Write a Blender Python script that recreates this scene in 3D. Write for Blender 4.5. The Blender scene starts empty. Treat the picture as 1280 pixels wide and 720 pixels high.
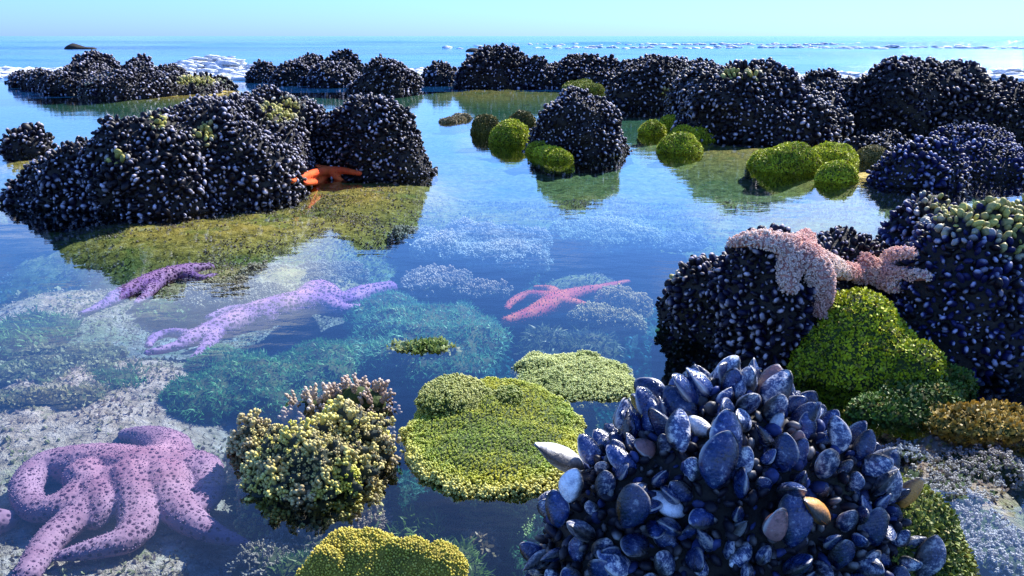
import bpy, bmesh, math, random
import numpy as np
from mathutils import Vector, Matrix, Quaternion
from mathutils.bvhtree import BVHTree

rng = np.random.default_rng(7)
random.seed(7)
S = bpy.context.scene
COL = S.collection

# ---------------------------------------------------------------- camera maths
F = 1108.0; H = 0.80; HOR = 45.0
PITCH = math.atan((360 - HOR) / F)
CP, SP = math.cos(PITCH), math.sin(PITCH)
def ray(px, py):
    r = (px - 640) / F; u = (360 - py) / F
    return np.array([r, CP + SP * u, -SP + CP * u])
def P(px, py, z=0.0):
    d = ray(px, py); t = (z - H) / d[2]
    return np.array([d[0] * t, d[1] * t, z])
def Py(px, py, y):
    d = ray(px, py); t = y / d[1]
    return np.array([d[0] * t, y, H + d[2] * t])
def project(V):
    X = V[:, 0]; Y = V[:, 1]; Z = V[:, 2] - H
    fw = Y * CP - Z * SP; up = Y * SP + Z * CP
    fw = np.maximum(fw, 1e-3)
    return np.stack([640 + F * X / fw, 360 - F * up / fw], 1)

# ---------------------------------------------------------------- noise
def _hash(i, j, k, seed):
    n = (i * 374761393 + j * 668265263 + k * 2147483647 + seed * 974634777) & 0xffffffff
    n = (n ^ (n >> 13)) * 1274126177 & 0xffffffff
    n = (n ^ (n >> 16)) * 2246822519 & 0xffffffff
    return ((n ^ (n >> 15)) & 0xffff) / 65535.0
def vnoise(V, seed=0):
    V = np.asarray(V, float); I = np.floor(V).astype(np.int64); f = V - I; f = f * f * (3 - 2 * f)
    r = 0
    for a in (0, 1):
        for b in (0, 1):
            for c in (0, 1):
                w = (f[:, 0] if a else 1 - f[:, 0]) * (f[:, 1] if b else 1 - f[:, 1]) * (f[:, 2] if c else 1 - f[:, 2])
                r = r + w * _hash(I[:, 0] + a, I[:, 1] + b, I[:, 2] + c, seed)
    return r * 2 - 1
def fbm(V, scale, oct=3, seed=0):
    V = np.asarray(V, float) * scale; r = 0; a = 1; s = 0
    for o in range(oct):
        r = r + a * vnoise(V, seed + o * 17); s += a; a *= .5; V = V * 2.03 + 11.3
    return r / s

# ---------------------------------------------------------------- mesh helpers
def mesh_data(name, V, T, mat=None, col=None, smooth=True):
    V = np.ascontiguousarray(V, dtype=np.float32); T = np.ascontiguousarray(T, dtype=np.int32)
    k = T.shape[1]
    m = bpy.data.meshes.new(name)
    m.vertices.add(len(V)); m.vertices.foreach_set('co', V.ravel())
    m.loops.add(T.size); m.loops.foreach_set('vertex_index', T.ravel())
    m.polygons.add(len(T)); m.polygons.foreach_set('loop_start', np.arange(0, T.size, k, dtype=np.int32))
    m.polygons.foreach_set('loop_total', np.full(len(T), k, dtype=np.int32))
    m.polygons.foreach_set('use_smooth', np.full(len(T), smooth, dtype=bool))
    m.update(calc_edges=True)
    if col is not None:
        a = m.color_attributes.new('Col', 'FLOAT_COLOR', 'POINT')
        c = np.ones((len(V), 4), np.float32); c[:, :3] = col
        a.data.foreach_set('color', c.ravel())
    if mat: m.materials.append(mat)
    return m
def obj(name, V, T, mat=None, col=None, parent=None, smooth=True, loc=None):
    if loc is not None: V = V - np.asarray(loc)
    o = bpy.data.objects.new(name, mesh_data(name, V, T, mat, col, smooth))
    COL.objects.link(o)
    if parent is not None: o.parent = parent
    elif loc is not None: o.location = [float(v) for v in loc]
    return o
def tag(o, label=None, cat=None, group=None, kind=None):
    if label: o['label'] = label
    if cat: o['category'] = cat
    if group: o['group'] = group
    if kind: o['kind'] = kind
    return o
def empty(name, loc, label, cat, group=None):
    o = bpy.data.objects.new(name, None); COL.objects.link(o); o.location = [float(v) for v in loc]
    o.empty_display_size = .05
    return tag(o, label, cat, group)
def vnormals(V, T):
    n = np.zeros_like(V); a, b, c = V[T[:, 0]], V[T[:, 1]], V[T[:, 2]]
    fn = np.cross(b - a, c - a)
    for i in range(3): np.add.at(n, T[:, i], fn)
    return n / np.maximum(np.linalg.norm(n, axis=1, keepdims=True), 1e-12)
def ico(sub):
    bm = bmesh.new(); bmesh.ops.create_icosphere(bm, subdivisions=sub, radius=1)
    bm.verts.ensure_lookup_table()
    V = np.array([v.co[:] for v in bm.verts]); T = np.array([[v.index for v in f.verts] for f in bm.faces]); bm.free()
    return V, T
ICO1, ICO2, ICO3 = ico(1), ico(2), ico(3)
def merge(parts):
    Vs, Ts, o = [], [], 0
    for V, T in parts: Vs.append(V); Ts.append(T + o); o += len(V)
    return np.concatenate(Vs), np.concatenate(Ts)
def remesh(V, T, voxel, smooth=2):
    o = bpy.data.objects.new('tmp', mesh_data('tmp', V, T)); COL.objects.link(o)
    m = o.modifiers.new('r', 'REMESH'); m.mode = 'VOXEL'; m.voxel_size = voxel
    if smooth:
        s = o.modifiers.new('s', 'SMOOTH'); s.iterations = smooth; s.factor = .5
    dg = bpy.context.evaluated_depsgraph_get(); e = o.evaluated_get(dg); me = e.to_mesh()
    me.calc_loop_triangles()
    V2 = np.empty(len(me.vertices) * 3, np.float32); me.vertices.foreach_get('co', V2)
    T2 = np.empty(len(me.loop_triangles) * 3, np.int32); me.loop_triangles.foreach_get('vertices', T2)
    e.to_mesh_clear(); md = o.data; bpy.data.objects.remove(o); bpy.data.meshes.remove(md)
    return V2.reshape(-1, 3).astype(float), T2.reshape(-1, 3)
def ellipsoid(c, r, rzb=None, sub=ICO3, rot=0.0, power=1.0):
    V = sub[0].copy()
    if power != 1.0:
        V = np.sign(V) * np.abs(V) ** power; 
    z = V[:, 2] * r[2]
    if rzb is not None: z = np.where(V[:, 2] < 0, V[:, 2] * rzb, z)
    x = V[:, 0] * r[0]; y = V[:, 1] * r[1]
    if rzb is not None:   # keep flanks wide below the waterline
        k = np.where(V[:, 2] < 0, 1 / np.sqrt(np.maximum(1 - .8 * V[:, 2] ** 2, .3)), 1); x = x * k; y = y * k
    if rot: x, y = x * math.cos(rot) - y * math.sin(rot), x * math.sin(rot) + y * math.cos(rot)
    return np.stack([x + c[0], y + c[1], z + c[2]], 1), sub[1]
def dome(px, base, hw, top, ratio=.8, z0=0.0, rzb=.3):
    y0 = P(px, base, z0)[1]
    t = y0 / CP
    rx = hw * t / F
    for _ in range(3):
        ry = rx * ratio; cy = y0 + ry * .92; rx = hw * (cy * CP + (H - .1) * SP) / F
    zt = Py(px, top, cy)[2]
    cx = (px - 640) / F * (cy * CP + (H - (zt * .5 + z0 * .5)) * SP)
    return ellipsoid((cx, cy, z0), (rx, ry, max(zt - z0, .02)), rzb)
def domes_merged(ds, **k):
    E = [dome(*d, **k) for d in ds]; parts = list(E)
    for (a, _), (b, _) in zip(E, E[1:]):
        ca, cb_ = (a.min(0) + a.max(0)) / 2, (b.min(0) + b.max(0)) / 2; ra, rb = (a.max(0) - a.min(0)) / 2, (b.max(0) - b.min(0)) / 2
        za, zb = a[:, 2].max(), b[:, 2].max()
        for t in (.3, .5, .7):
            c = ca * (1 - t) + cb_ * t; rr = (ra * (1 - t) + rb * t) * .86; zt = (za * (1 - t) + zb * t) * .88; z0 = min(zt - .02, 0)
            parts.append(ellipsoid((c[0], c[1], z0), (rr[0], rr[1], zt - z0), .3))
    return merge(parts)
def rot_to(d, roll):
    """(N,3) directions -> (N,3,3) matrices whose z column is d"""
    d = d / np.maximum(np.linalg.norm(d, axis=1, keepdims=True), 1e-9)
    ref = np.where(np.abs(d[:, 2:3]) > .9, [[1., 0, 0]], [[0, 0, 1.]])
    x = np.cross(ref, d); x /= np.linalg.norm(x, axis=1, keepdims=True); y = np.cross(d, x)
    c, s = np.cos(roll)[:, None], np.sin(roll)[:, None]
    return np.stack([x * c + y * s, -x * s + y * c, d], 2)
def sample(V, T, spacing, keep=None, over=5):
    """roughly poisson-disc points on a triangle surface"""
    a, b, c = V[T[:, 0]], V[T[:, 1]], V[T[:, 2]]
    fn = np.cross(b - a, c - a); ar = np.linalg.norm(fn, axis=1) / 2
    n = int(min(ar.sum() / spacing ** 2 * over, 400000))
    i = rng.choice(len(T), n, p=ar / ar.sum())
    u = rng.random(n); v = rng.random(n); f = u + v > 1; u[f] = 1 - u[f]; v[f] = 1 - v[f]
    p = a[i] + (b - a)[i] * u[:, None] + (c - a)[i] * v[:, None]
    N = vnormals(V, T)
    nn = N[T[i, 0]] * (1 - u - v)[:, None] + N[T[i, 1]] * u[:, None] + N[T[i, 2]] * v[:, None]
    nn /= np.maximum(np.linalg.norm(nn, axis=1, keepdims=True), 1e-9)
    if keep is not None:
        k = keep(p, nn); p = p[k]; nn = nn[k]
    g = {}; out = []; s2 = (spacing * .85) ** 2
    cell = np.floor(p / spacing).astype(int).tolist(); pl = p.tolist()
    nb = [(x, y, z) for x in (-1, 0, 1) for y in (-1, 0, 1) for z in (-1, 0, 1)]
    for q in range(len(pl)):
        cx, cy, cz = cell[q]; x, y, z = pl[q]; ok = True
        for dx, dy, dz in nb:
            for (X, Y, Z) in g.get((cx + dx, cy + dy, cz + dz), ()):
                if (X - x) ** 2 + (Y - y) ** 2 + (Z - z) ** 2 < s2: ok = False; break
            if not ok: break
        if ok: g.setdefault((cx, cy, cz), []).append((x, y, z)); out.append(q)
    return p[out], nn[out]
def scatter(pts, nrm, temps, size, jitter=.35, up=0.0, bias=(0, 0, 0), sink=0.0, colf=None, svar=.3, flat=None):
    """copy templates (V, T, h) onto points; returns V, T, col.  colf(points, tmpl_h, k) -> colours"""
    N = len(pts); which = rng.integers(0, len(temps), N); Vs, Ts, Cs = [], [], []; off = 0
    d = nrm + up * np.array([0, 0, 1.]) + np.array(bias) + rng.normal(0, jitter, (N, 3))
    R = rot_to(d, rng.random(N) * 6.283)
    sc = size * (1 + svar * rng.uniform(-1, 1, N))
    if callable(getattr(flat, '__call__', None)): sc = sc * flat(pts)
    rnd = rng.random((N, 3))
    for t, (tv, tt) in enumerate(temps):
        m = np.where(which == t)[0]
        if not len(m): continue
        v = np.einsum('nij,vj->nvi', R[m], tv) * sc[m][:, None, None] + (pts[m] - nrm[m] * sink * size)[:, None, :]
        Vs.append(v.reshape(-1, 3)); k = len(tv)
        Ts.append((tt[None] + (np.arange(len(m)) * k)[:, None, None]).reshape(-1, 3) + off); off += len(m) * k
        h = tv[:, 2] / tv[:, 2].max()
        c = colf(pts[m], h, rnd[m]); Cs.append(np.broadcast_to(c, (len(m), k, 3)).reshape(-1, 3))
    return np.concatenate(Vs), np.concatenate(Ts), np.concatenate(Cs)
def mixc(a, b, t):
    a = np.asarray(a, float); b = np.asarray(b, float); t = np.asarray(t)[..., None]
    return a * (1 - t) + b * t

# ---------------------------------------------------------------- materials
def mat(name):
    m = bpy.data.materials.new(name); m.use_nodes = True; nt = m.node_tree; nt.nodes.clear()
    return m, nt
class N:
    def __init__(s, nt): s.nt = nt
    def __call__(s, t, **kw):
        n = s.nt.nodes.new(t); ins = kw.pop('i', {})
        for k, v in kw.items(): setattr(n, k, v)
        for k, v in ins.items():
            if hasattr(v, 'node'): s.nt.links.new(v, n.inputs[k])
            else: n.inputs[k].default_value = v
        return n
def rampn(n, fac, stops):
    r = n('ShaderNodeValToRGB', i={'Fac': fac}); e = r.color_ramp.elements
    while len(e) < len(stops): e.new(.5)
    for k, (p, c) in enumerate(stops): e[k].position = p; e[k].color = tuple(c) + (1,)
    return r.outputs[0]
def out(n, surf, disp=None):
    o = n('ShaderNodeOutputMaterial', i={'Surface': surf}); return o
def m_col(name, rough=.5, spec=.5, bump=.0, bscale=200., var=.25, trans=0.0, coat=0.0):
    m, nt = mat(name); n = N(nt)
    a = n('ShaderNodeVertexColor', layer_name='Col').outputs[0]
    tc = n('ShaderNodeTexCoord').outputs['Object']
    no = n('ShaderNodeTexNoise', i={'Vector': tc, 'Scale': bscale, 'Detail': 3.0})
    mr = n('ShaderNodeMapRange', i={'Value': no.outputs[0], 'From Min': .3, 'From Max': .7, 'To Min': 1 - var, 'To Max': 1 + var})
    c = n('ShaderNodeVectorMath', operation='SCALE', i={0: a, 'Scale': mr.outputs[0]}).outputs[0]
    p = n('ShaderNodeBsdfPrincipled', i={'Base Color': c, 'Roughness': rough, 'Specular IOR Level': spec, 'Coat Weight': coat})
    if bump:
        b = n('ShaderNodeBump', i={'Height': no.outputs[0], 'Strength': bump, 'Distance': .002}); nt.links.new(b.outputs[0], p.inputs['Normal'])
    s = p.outputs[0]
    if trans:
        t = n('ShaderNodeBsdfTranslucent', i={'Color': c})
        s = n('ShaderNodeMixShader', i={0: trans, 1: s, 2: t.outputs[0]}).outputs[0]
    out(n, s); return m
def m_noise(name, stops, scale, rough=.8, bump=.4, detail=6., dist=.01, spec=.3):
    m, nt = mat(name); n = N(nt)
    tc = n('ShaderNodeTexCoord').outputs['Object']
    no = n('ShaderNodeTexNoise', i={'Vector': tc, 'Scale': scale, 'Detail': detail, 'Roughness': .65})
    c = rampn(n, no.outputs[0], stops)
    n2 = n('ShaderNodeTexNoise', i={'Vector': tc, 'Scale': scale * 6, 'Detail': 4.})
    b = n('ShaderNodeBump', i={'Height': n2.outputs[0], 'Strength': bump, 'Distance': dist})
    p = n('ShaderNodeBsdfPrincipled', i={'Base Color': c, 'Roughness': rough, 'Specular IOR Level': spec, 'Normal': b.outputs[0]})
    out(n, p.outputs[0]); return m
def m_star(name, base, base2, dot, scale, thr=.30, rough=.45):
    m, nt = mat(name); n = N(nt)
    tc = n('ShaderNodeTexCoord').outputs['Object']
    vo = n('ShaderNodeTexVoronoi', i={'Vector': tc, 'Scale': scale, 'Randomness': .75})
    no = n('ShaderNodeTexNoise', i={'Vector': tc, 'Scale': 14., 'Detail': 4.})
    c0 = rampn(n, no.outputs[0], [(.35, base), (.65, base2)])
    mk = n('ShaderNodeMapRange', i={'Value': vo.outputs['Distance'], 'From Min': thr - .07, 'From Max': thr + .10, 'To Min': 1., 'To Max': 0.})
    c = n('ShaderNodeMix', data_type='RGBA', i={0: mk.outputs[0], 6: c0, 7: tuple(dot) + (1,)}).outputs[2]
    b = n('ShaderNodeBump', i={'Height': vo.outputs['Distance'], 'Strength': .6, 'Distance': .003})
    p = n('ShaderNodeBsdfPrincipled', i={'Base Color': c, 'Roughness': .75, 'Specular IOR Level': .12, 'Normal': b.outputs[0]})
    out(n, p.outputs[0]); return m
def m_shell(name, ca, cb, worn, thr=.62, rough=.32):
    m, nt = mat(name); n = N(nt)
    tc = n('ShaderNodeTexCoord').outputs['Object']
    oi = n('ShaderNodeObjectInfo').outputs['Random']
    off = n('ShaderNodeCombineXYZ', i={0: oi, 1: oi, 2: oi}).outputs[0]
    off = n('ShaderNodeVectorMath', operation='SCALE', i={0: off, 'Scale': 7.}).outputs[0]
    v = n('ShaderNodeVectorMath', operation='ADD', i={0: tc, 1: off}).outputs[0]
    at = n('ShaderNodeVertexColor', layer_name='Col')
    sep = n('ShaderNodeSeparateColor', i={0: at.outputs[0]})
    # growth rings run with the distance from the beak (red), edge in green
    no = n('ShaderNodeTexNoise', i={'Vector': v, 'Scale': 14., 'Detail': 6.})
    no2 = n('ShaderNodeTexNoise', i={'Vector': v, 'Scale': 5., 'Detail': 10., 'Roughness': .82})
    rg = n('ShaderNodeMath', operation='MULTIPLY_ADD', i={0: sep.outputs[0], 1: 95., 2: n('ShaderNodeMath', operation='MULTIPLY', i={0: no.outputs[0], 1: 5.}).outputs[0]})
    sn = n('ShaderNodeMath', operation='SINE', i={0: rg.outputs[0]})
    f1 = n('ShaderNodeMath', operation='MULTIPLY_ADD', i={0: sn.outputs[0], 1: .010, 2: no2.outputs[0]})
    c = rampn(n, f1.outputs[0], [(.36, ca), (.50, cb), (thr, cb), (thr + .10, worn)])
    e = n('ShaderNodeMapRange', i={'Value': sep.outputs[1], 'From Min': .35, 'From Max': .95})
    c = n('ShaderNodeMix', data_type='RGBA', i={0: e.outputs[0], 6: c, 7: (.42, .40, .38, 1)}).outputs[2]
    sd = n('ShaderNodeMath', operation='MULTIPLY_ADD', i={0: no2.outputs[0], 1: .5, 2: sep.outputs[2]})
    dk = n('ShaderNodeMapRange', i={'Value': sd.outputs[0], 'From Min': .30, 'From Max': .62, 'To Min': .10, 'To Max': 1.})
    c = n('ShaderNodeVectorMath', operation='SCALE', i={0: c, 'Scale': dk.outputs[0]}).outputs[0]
    br = n('ShaderNodeMapRange', i={'Value': oi, 'To Min': .55, 'To Max': 1.5})
    c = n('ShaderNodeVectorMath', operation='SCALE', i={0: c, 'Scale': br.outputs[0]}).outputs[0]
    hh = n('ShaderNodeMath', operation='MULTIPLY_ADD', i={0: sn.outputs[0], 1: .04, 2: no.outputs[0]})
    b = n('ShaderNodeBump', i={'Height': hh.outputs[0], 'Strength': .8, 'Distance': .0018})
    rr = n('ShaderNodeMapRange', i={'Value': no2.outputs[0], 'From Min': .4, 'From Max': .65, 'To Min': rough - .12, 'To Max': rough + .25})
    p = n('ShaderNodeBsdfPrincipled', i={'Base Color': c, 'Roughness': rr.outputs[0], 'Specular IOR Level': .6, 'Normal': b.outputs[0]})
    out(n, p.outputs[0]); return m

M_CRUST = m_col('tiny_mussel_shells', rough=.5, spec=.25, var=.3, bscale=150)
M_ROCK = m_noise('dark_rock', [(.35, (.008, .007, .007)), (.6, (.025, .022, .018)), (.75, (.05, .05, .025))], 12., bump=.7)
M_MOSS = m_col('green_algae', rough=.55, spec=.3, var=.3, bscale=60, trans=.08)
M_WEED = m_col('seaweed_blades', rough=.5, spec=.3, var=.25, bscale=60, trans=.3)
M_CORAL = m_col('knobbly_growth', rough=.6, spec=.3, bump=.5, bscale=260, var=.25)
M_MOSSBASE = m_noise('algae_base', [(.35, (.012, .022, .004)), (.65, (.05, .08, .012))], 20.)
M_PURPLE = m_star('purple_star_skin', (.25, .125, .19), (.36, .21, .29), (.03, .005, .03), 80., .30)
M_PURPLE2 = m_star('violet_star_skin', (.22, .10, .31), (.42, .22, .37), (.04, .01, .06), 62., .36)
M_RED = m_star('red_star_skin', (.36, .05, .06), (.52, .14, .06), (.35, .03, .03), 70., .22)
M_ORANGE = m_star('orange_star_skin', (.62, .07, .02), (.70, .13, .03), (.5, .04, .02), 60., .2)
M_PINK = m_col('pink_tubercles', rough=.8, spec=.08, var=.2, bscale=120)
M_SHELL = m_shell('blue_mussel_shell', (.003, .004, .010), (.009, .028, .11), (.50, .54, .60), .56, .24)
M_SHELLG = m_shell('grey_mussel_shell', (.006, .010, .035), (.03, .06, .16), (.66, .64, .60), .49, .38)
M_SHELLB = m_shell('brown_mussel_shell', (.10, .05, .045), (.26, .13, .12), (.45, .33, .30), .6, .4)
M_SHELLO = m_shell('orange_mussel_shell', (.16, .06, .01), (.42, .18, .03), (.55, .40, .2), .6, .4)
M_SHELLW = m_shell('white_mussel_shell', (.30, .31, .36), (.62, .62, .62), (.80, .80, .78), .5, .5)

# ---------------------------------------------------------------- templates
def t_mussel():
    rings = [(-.15, .22), (.15, .38), (.5, .48), (.80, .42), (.96, .24)]
    V = []; 
    for z, r in rings:
        for k in range(6):
            a = k * math.pi / 3; V.append((r * math.cos(a), r * .62 * math.sin(a), z))
    V.append((0, 0, 1.02)); T = []
    for q in range(4):
        for k in range(6):
            a = q * 6 + k; b = q * 6 + (k + 1) % 6; T += [(a, b, b + 6), (a, b + 6, a + 6)]
    for k in range(6): T.append((24 + k, 24 + (k + 1) % 6, 30))
    return np.array(V), np.array(T)
T_MUS = []
for s in (.8, 1.0):
    v, t = t_mussel(); v = v.copy(); v[:, 0] += v[:, 2] ** 2 * .12; v[:, :2] *= s * .9; T_MUS.append((v, t))
def t_leaf(k=5, n=4, curl=.5, w=.22):
    out = []
    for q in range(k):
        V = []; T = []; o = 0
        for l in range(n):
            az = rng.random() * 6.28; el = rng.uniform(.5, 1.3); d = np.array([math.cos(az) * math.cos(el), math.sin(az) * math.cos(el), math.sin(el)])
            s = np.array([-math.sin(az), math.cos(az), rng.uniform(-.5, .5)]); L = rng.uniform(.7, 1.)
            a = d * .5 * L; b = d * L + np.array([math.cos(az), math.sin(az), -.6]) * curl * .3
            V += [np.zeros(3), a - s * w, a + s * w, b - s * w * .5, b + s * w * .5]
            T += [(o, o + 1, o + 2), (o + 1, o + 3, o + 4), (o + 1, o + 4, o + 2)]; o += 5
        out.append((np.array(V), np.array(T)))
    return out
T_LEAF = t_leaf()
def t_blade(k=5, bend=.7, w=.07, seg=4, n=3):
    out = []
    for q in range(k):
        V = []; T = []
        for l in range(n):
            az = rng.random() * 6.28; bd = bend * rng.uniform(.4, 1.2); L = rng.uniform(.6, 1.); tw = rng.uniform(-.6, .6)
            o = len(V)
            for i in range(seg + 1):
                t = i / seg; ww = w * (1 - t ** 2 * .85) * (.6 + .4 * math.sin(t * 3))
                r = bd * t * t * L + .05 * l; z = L * t * (1 - .3 * bd * t)
                c = np.array([math.cos(az) * r, math.sin(az) * r, z]); s = np.array([-math.sin(az + tw * t), math.cos(az + tw * t), 0]) * ww
                V += [c - s, c + s]
                if i: a = o + 2 * i - 2; T += [(a, a + 1, a + 3), (a, a + 3, a + 2)]
        out.append((np.array(V), np.array(T)))
    return out
T_BLADE = t_blade()
T_FROND = t_blade(6, 1.0, .10, 4, 4)
def t_knob(k=4, nubs=5, sub=ICO1, lean=.35):
    out = []
    for q in range(k):
        parts = [(sub[0] * [.28, .28, .55] + [0, 0, .3], sub[1])]
        for l in range(nubs):
            az = l * 6.283 / nubs + rng.uniform(-.4, .4); r = lean * rng.uniform(.6, 1.2)
            parts.append((sub[0] * (.17 * rng.uniform(.85, 1.3)) * [1, 1, 1.25] + [math.cos(az) * r, math.sin(az) * r, rng.uniform(.62, .95)], sub[1]))
        out.append(merge(parts))
    return out
T_KNOB = t_knob()
T_NUB = [(ICO1[0] * [.42, .42, .6] * (1 + .2 * rng.uniform(-1, 1, (len(ICO1[0]), 1))) + [0, 0, .35], ICO1[1]) for _ in range(4)]
def t_branch(k=4):
    out = []
    for q in range(k):
        parts = []
        for l in range(4):
            az = rng.random() * 6.28; el = rng.uniform(.9, 1.5) if l else 1.5
            d = np.array([math.cos(az) * math.cos(el), math.sin(az) * math.cos(el), math.sin(el)])
            for i in range(5):
                t = (i + .5) / 5 * rng.uniform(.85, 1.1); rr = .15 * (1 - .35 * t) * rng.uniform(.8, 1.2)
                parts.append((ICO1[0] * rr * [1, 1, 1.3] + d * t + rng.normal(0, .02, 3), ICO1[1]))
        out.append(merge(parts))
    return out
T_BRANCH = t_branch()

# ---------------------------------------------------------------- sea bed
X0, X1, Y0, Y1 = -16., 16., -2., 17.
BED = []   # (centre xy, rx, ry, z)
def shelf(px, py, hx, hy, z, soft=1.6, rot=0):
    c = P(px, py, z); a = P(px, py - hy, z); b = P(px, py + hy, z); e = P(px + hx, py, z)
    BED.append((c[:2], abs(e[0] - c[0]), (a[1] - b[1]) / 2, z, soft, (a[1] + b[1]) / 2))
shelf(230, 470, 330, 150, -.17)
shelf(90, 640, 290, 150, -.10)
shelf(120, 705, 300, 110, -.10)
shelf(20, 560, 200, 60, -.08)
shelf(100, 480, 200, 60, -.055)
shelf(60, 380, 140, 40, -.06)
shelf(330, 345, 140, 24, -.06)
shelf(430, 300, 130, 14, -.12)
shelf(240, 285, 230, 34, -.022)
shelf(440, 240, 110, 34, -.022)
shelf(1230, 630, 145, 125, -.05)
shelf(1180, 500, 150, 40, -.04)
shelf(1240, 532, 100, 14, .004)
shelf(730, 345, 75, 16, -.12)
shelf(470, 690, 160, 45, -.25)
shelf(890, 120, 300, 25, -.05)
shelf(960, 190, 160, 24, -.03)
shelf(1090, 222, 90, 16, .0)
shelf(50, 205, 90, 14, -.02)
shelf(620, 118, 110, 12, -.02)
shelf(240, 118, 120, 9, .0)
def bed(x, y):
    x = np.asarray(x, float); y = np.asarray(y, float); Pp = np.stack([x, y, np.zeros_like(x)], -1).reshape(-1, 3)
    n1 = fbm(Pp, 2.2, 3, 3).reshape(x.shape); n2 = fbm(Pp, 14., 4, 5).reshape(x.shape)
    t = np.clip((y - 2.9) / 1.6, 0, 1); t = t * t * (3 - 2 * t)
    base = -.48 + t * .36
    t2 = np.clip((y - 16) / 4, 0, 1); base = base - t2 * 1.2
    h = base + n1 * (.06 - .02 * t)
    for c, rx, ry, z, soft, yc in BED:
        d2 = ((x - c[0]) / rx) ** 2 + ((y - yc) / ry) ** 2; d2 = d2 * (1 + .5 * n1 + .25 * n2)
        w = np.exp(-np.maximum(d2, 0) ** soft); h = h * (1 - w) + (z + n1 * .02) * w
    return h + n2 * .022
def warp(a, b, n, c, k):
    """coordinates from a to b, dense around c"""
    t = np.linspace(-1, 1, n); s = np.sinh(t * k) / math.sinh(k)
    return np.where(s < 0, c + s * (c - a), c + s * (b - c))
gx = warp(X0, X1, 420, 0, 2.6); gy = warp(Y0, Y1, 460, 1.6, 2.4)
GX, GY = np.meshgrid(gx, gy); GZ = bed(GX, GY)
def grid_faces(nx, ny):
    i = np.arange((ny - 1) * nx).reshape(ny - 1, nx)[:, :-1].ravel()
    return np.stack([i, i + 1, i + nx + 1, i + nx], 1)
BV = np.stack([GX, GY, GZ], -1).reshape(-1, 3); BQ = grid_faces(len(gx), len(gy))
BT = np.concatenate([BQ[:, [0, 1, 2]], BQ[:, [0, 2, 3]]])
def bed_material():
    m, nt = mat('tidepool_bed'); n = N(nt)
    tc = n('ShaderNodeTexCoord').outputs['Object']
    sep = n('ShaderNodeSeparateXYZ', i={0: tc})
    a = n('ShaderNodeTexNoise', i={'Vector': tc, 'Scale': 3.2, 'Detail': 7., 'Roughness': .7})
    b = n('ShaderNodeTexNoise', i={'Vector': tc, 'Scale': 22., 'Detail': 6., 'Roughness': .7})
    c = n('ShaderNodeTexNoise', i={'Vector': tc, 'Scale': 90., 'Detail': 4., 'Roughness': .7})
    near = rampn(n, b.outputs[0], [(.3, (.13, .10, .08)), (.45, (.42, .29, .20)), (.6, (.62, .46, .36)), (.72, (.74, .54, .48))])
    far = rampn(n, b.outputs[0], [(.3, (.04, .04, .01)), (.43, (.26, .20, .03)), (.58, (.52, .38, .07)), (.75, (.66, .58, .32))])
    t = n('ShaderNodeMapRange', i={'Value': sep.outputs[1], 'From Min': 2.7, 'From Max': 3.5})
    mx = n('ShaderNodeMix', data_type='RGBA', i={0: t.outputs[0], 6: near, 7: far}).outputs[2]
    g = rampn(n, a.outputs[0], [(.52, (0, 0, 0)), (.62, (1, 1, 1))])
    mx = n('ShaderNodeMix', data_type='RGBA', i={0: n('ShaderNodeMath', operation='MULTIPLY', i={0: g, 1: .55}).outputs[0], 6: mx, 7: (.16, .24, .04, 1)}).outputs[2]
    hh = n('ShaderNodeMath', operation='MULTIPLY_ADD', i={0: b.outputs[0], 1: 2.5, 2: c.outputs[0]})
    bp = n('ShaderNodeBump', i={'Height': hh.outputs[0], 'Strength': 1., 'Distance': .012})
    p = n('ShaderNodeBsdfPrincipled', i={'Base Color': mx, 'Roughness': .8, 'Specular IOR Level': .2, 'Normal': bp.outputs[0]})
    out(n, p.outputs[0]); return m
tag(obj('seabed', BV, BQ, bed_material()), 'pale and olive rocky bed of the tide pool', kind='structure')
BVHS = [BVHTree.FromPolygons(BV.tolist(), BT.tolist())]
def hit(px, py, trees=None):
    d = Vector(ray(px, py)); d.normalize(); best = None
    for t in (trees or BVHS):
        r = t.ray_cast(Vector((0, 0, H)), d)
        if r[0] is not None and (best is None or r[3] < best[3]): best = r
    if best is None: return hit(px, py + 4, trees)
    return np.array(best[0]), np.array(best[1])

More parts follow.
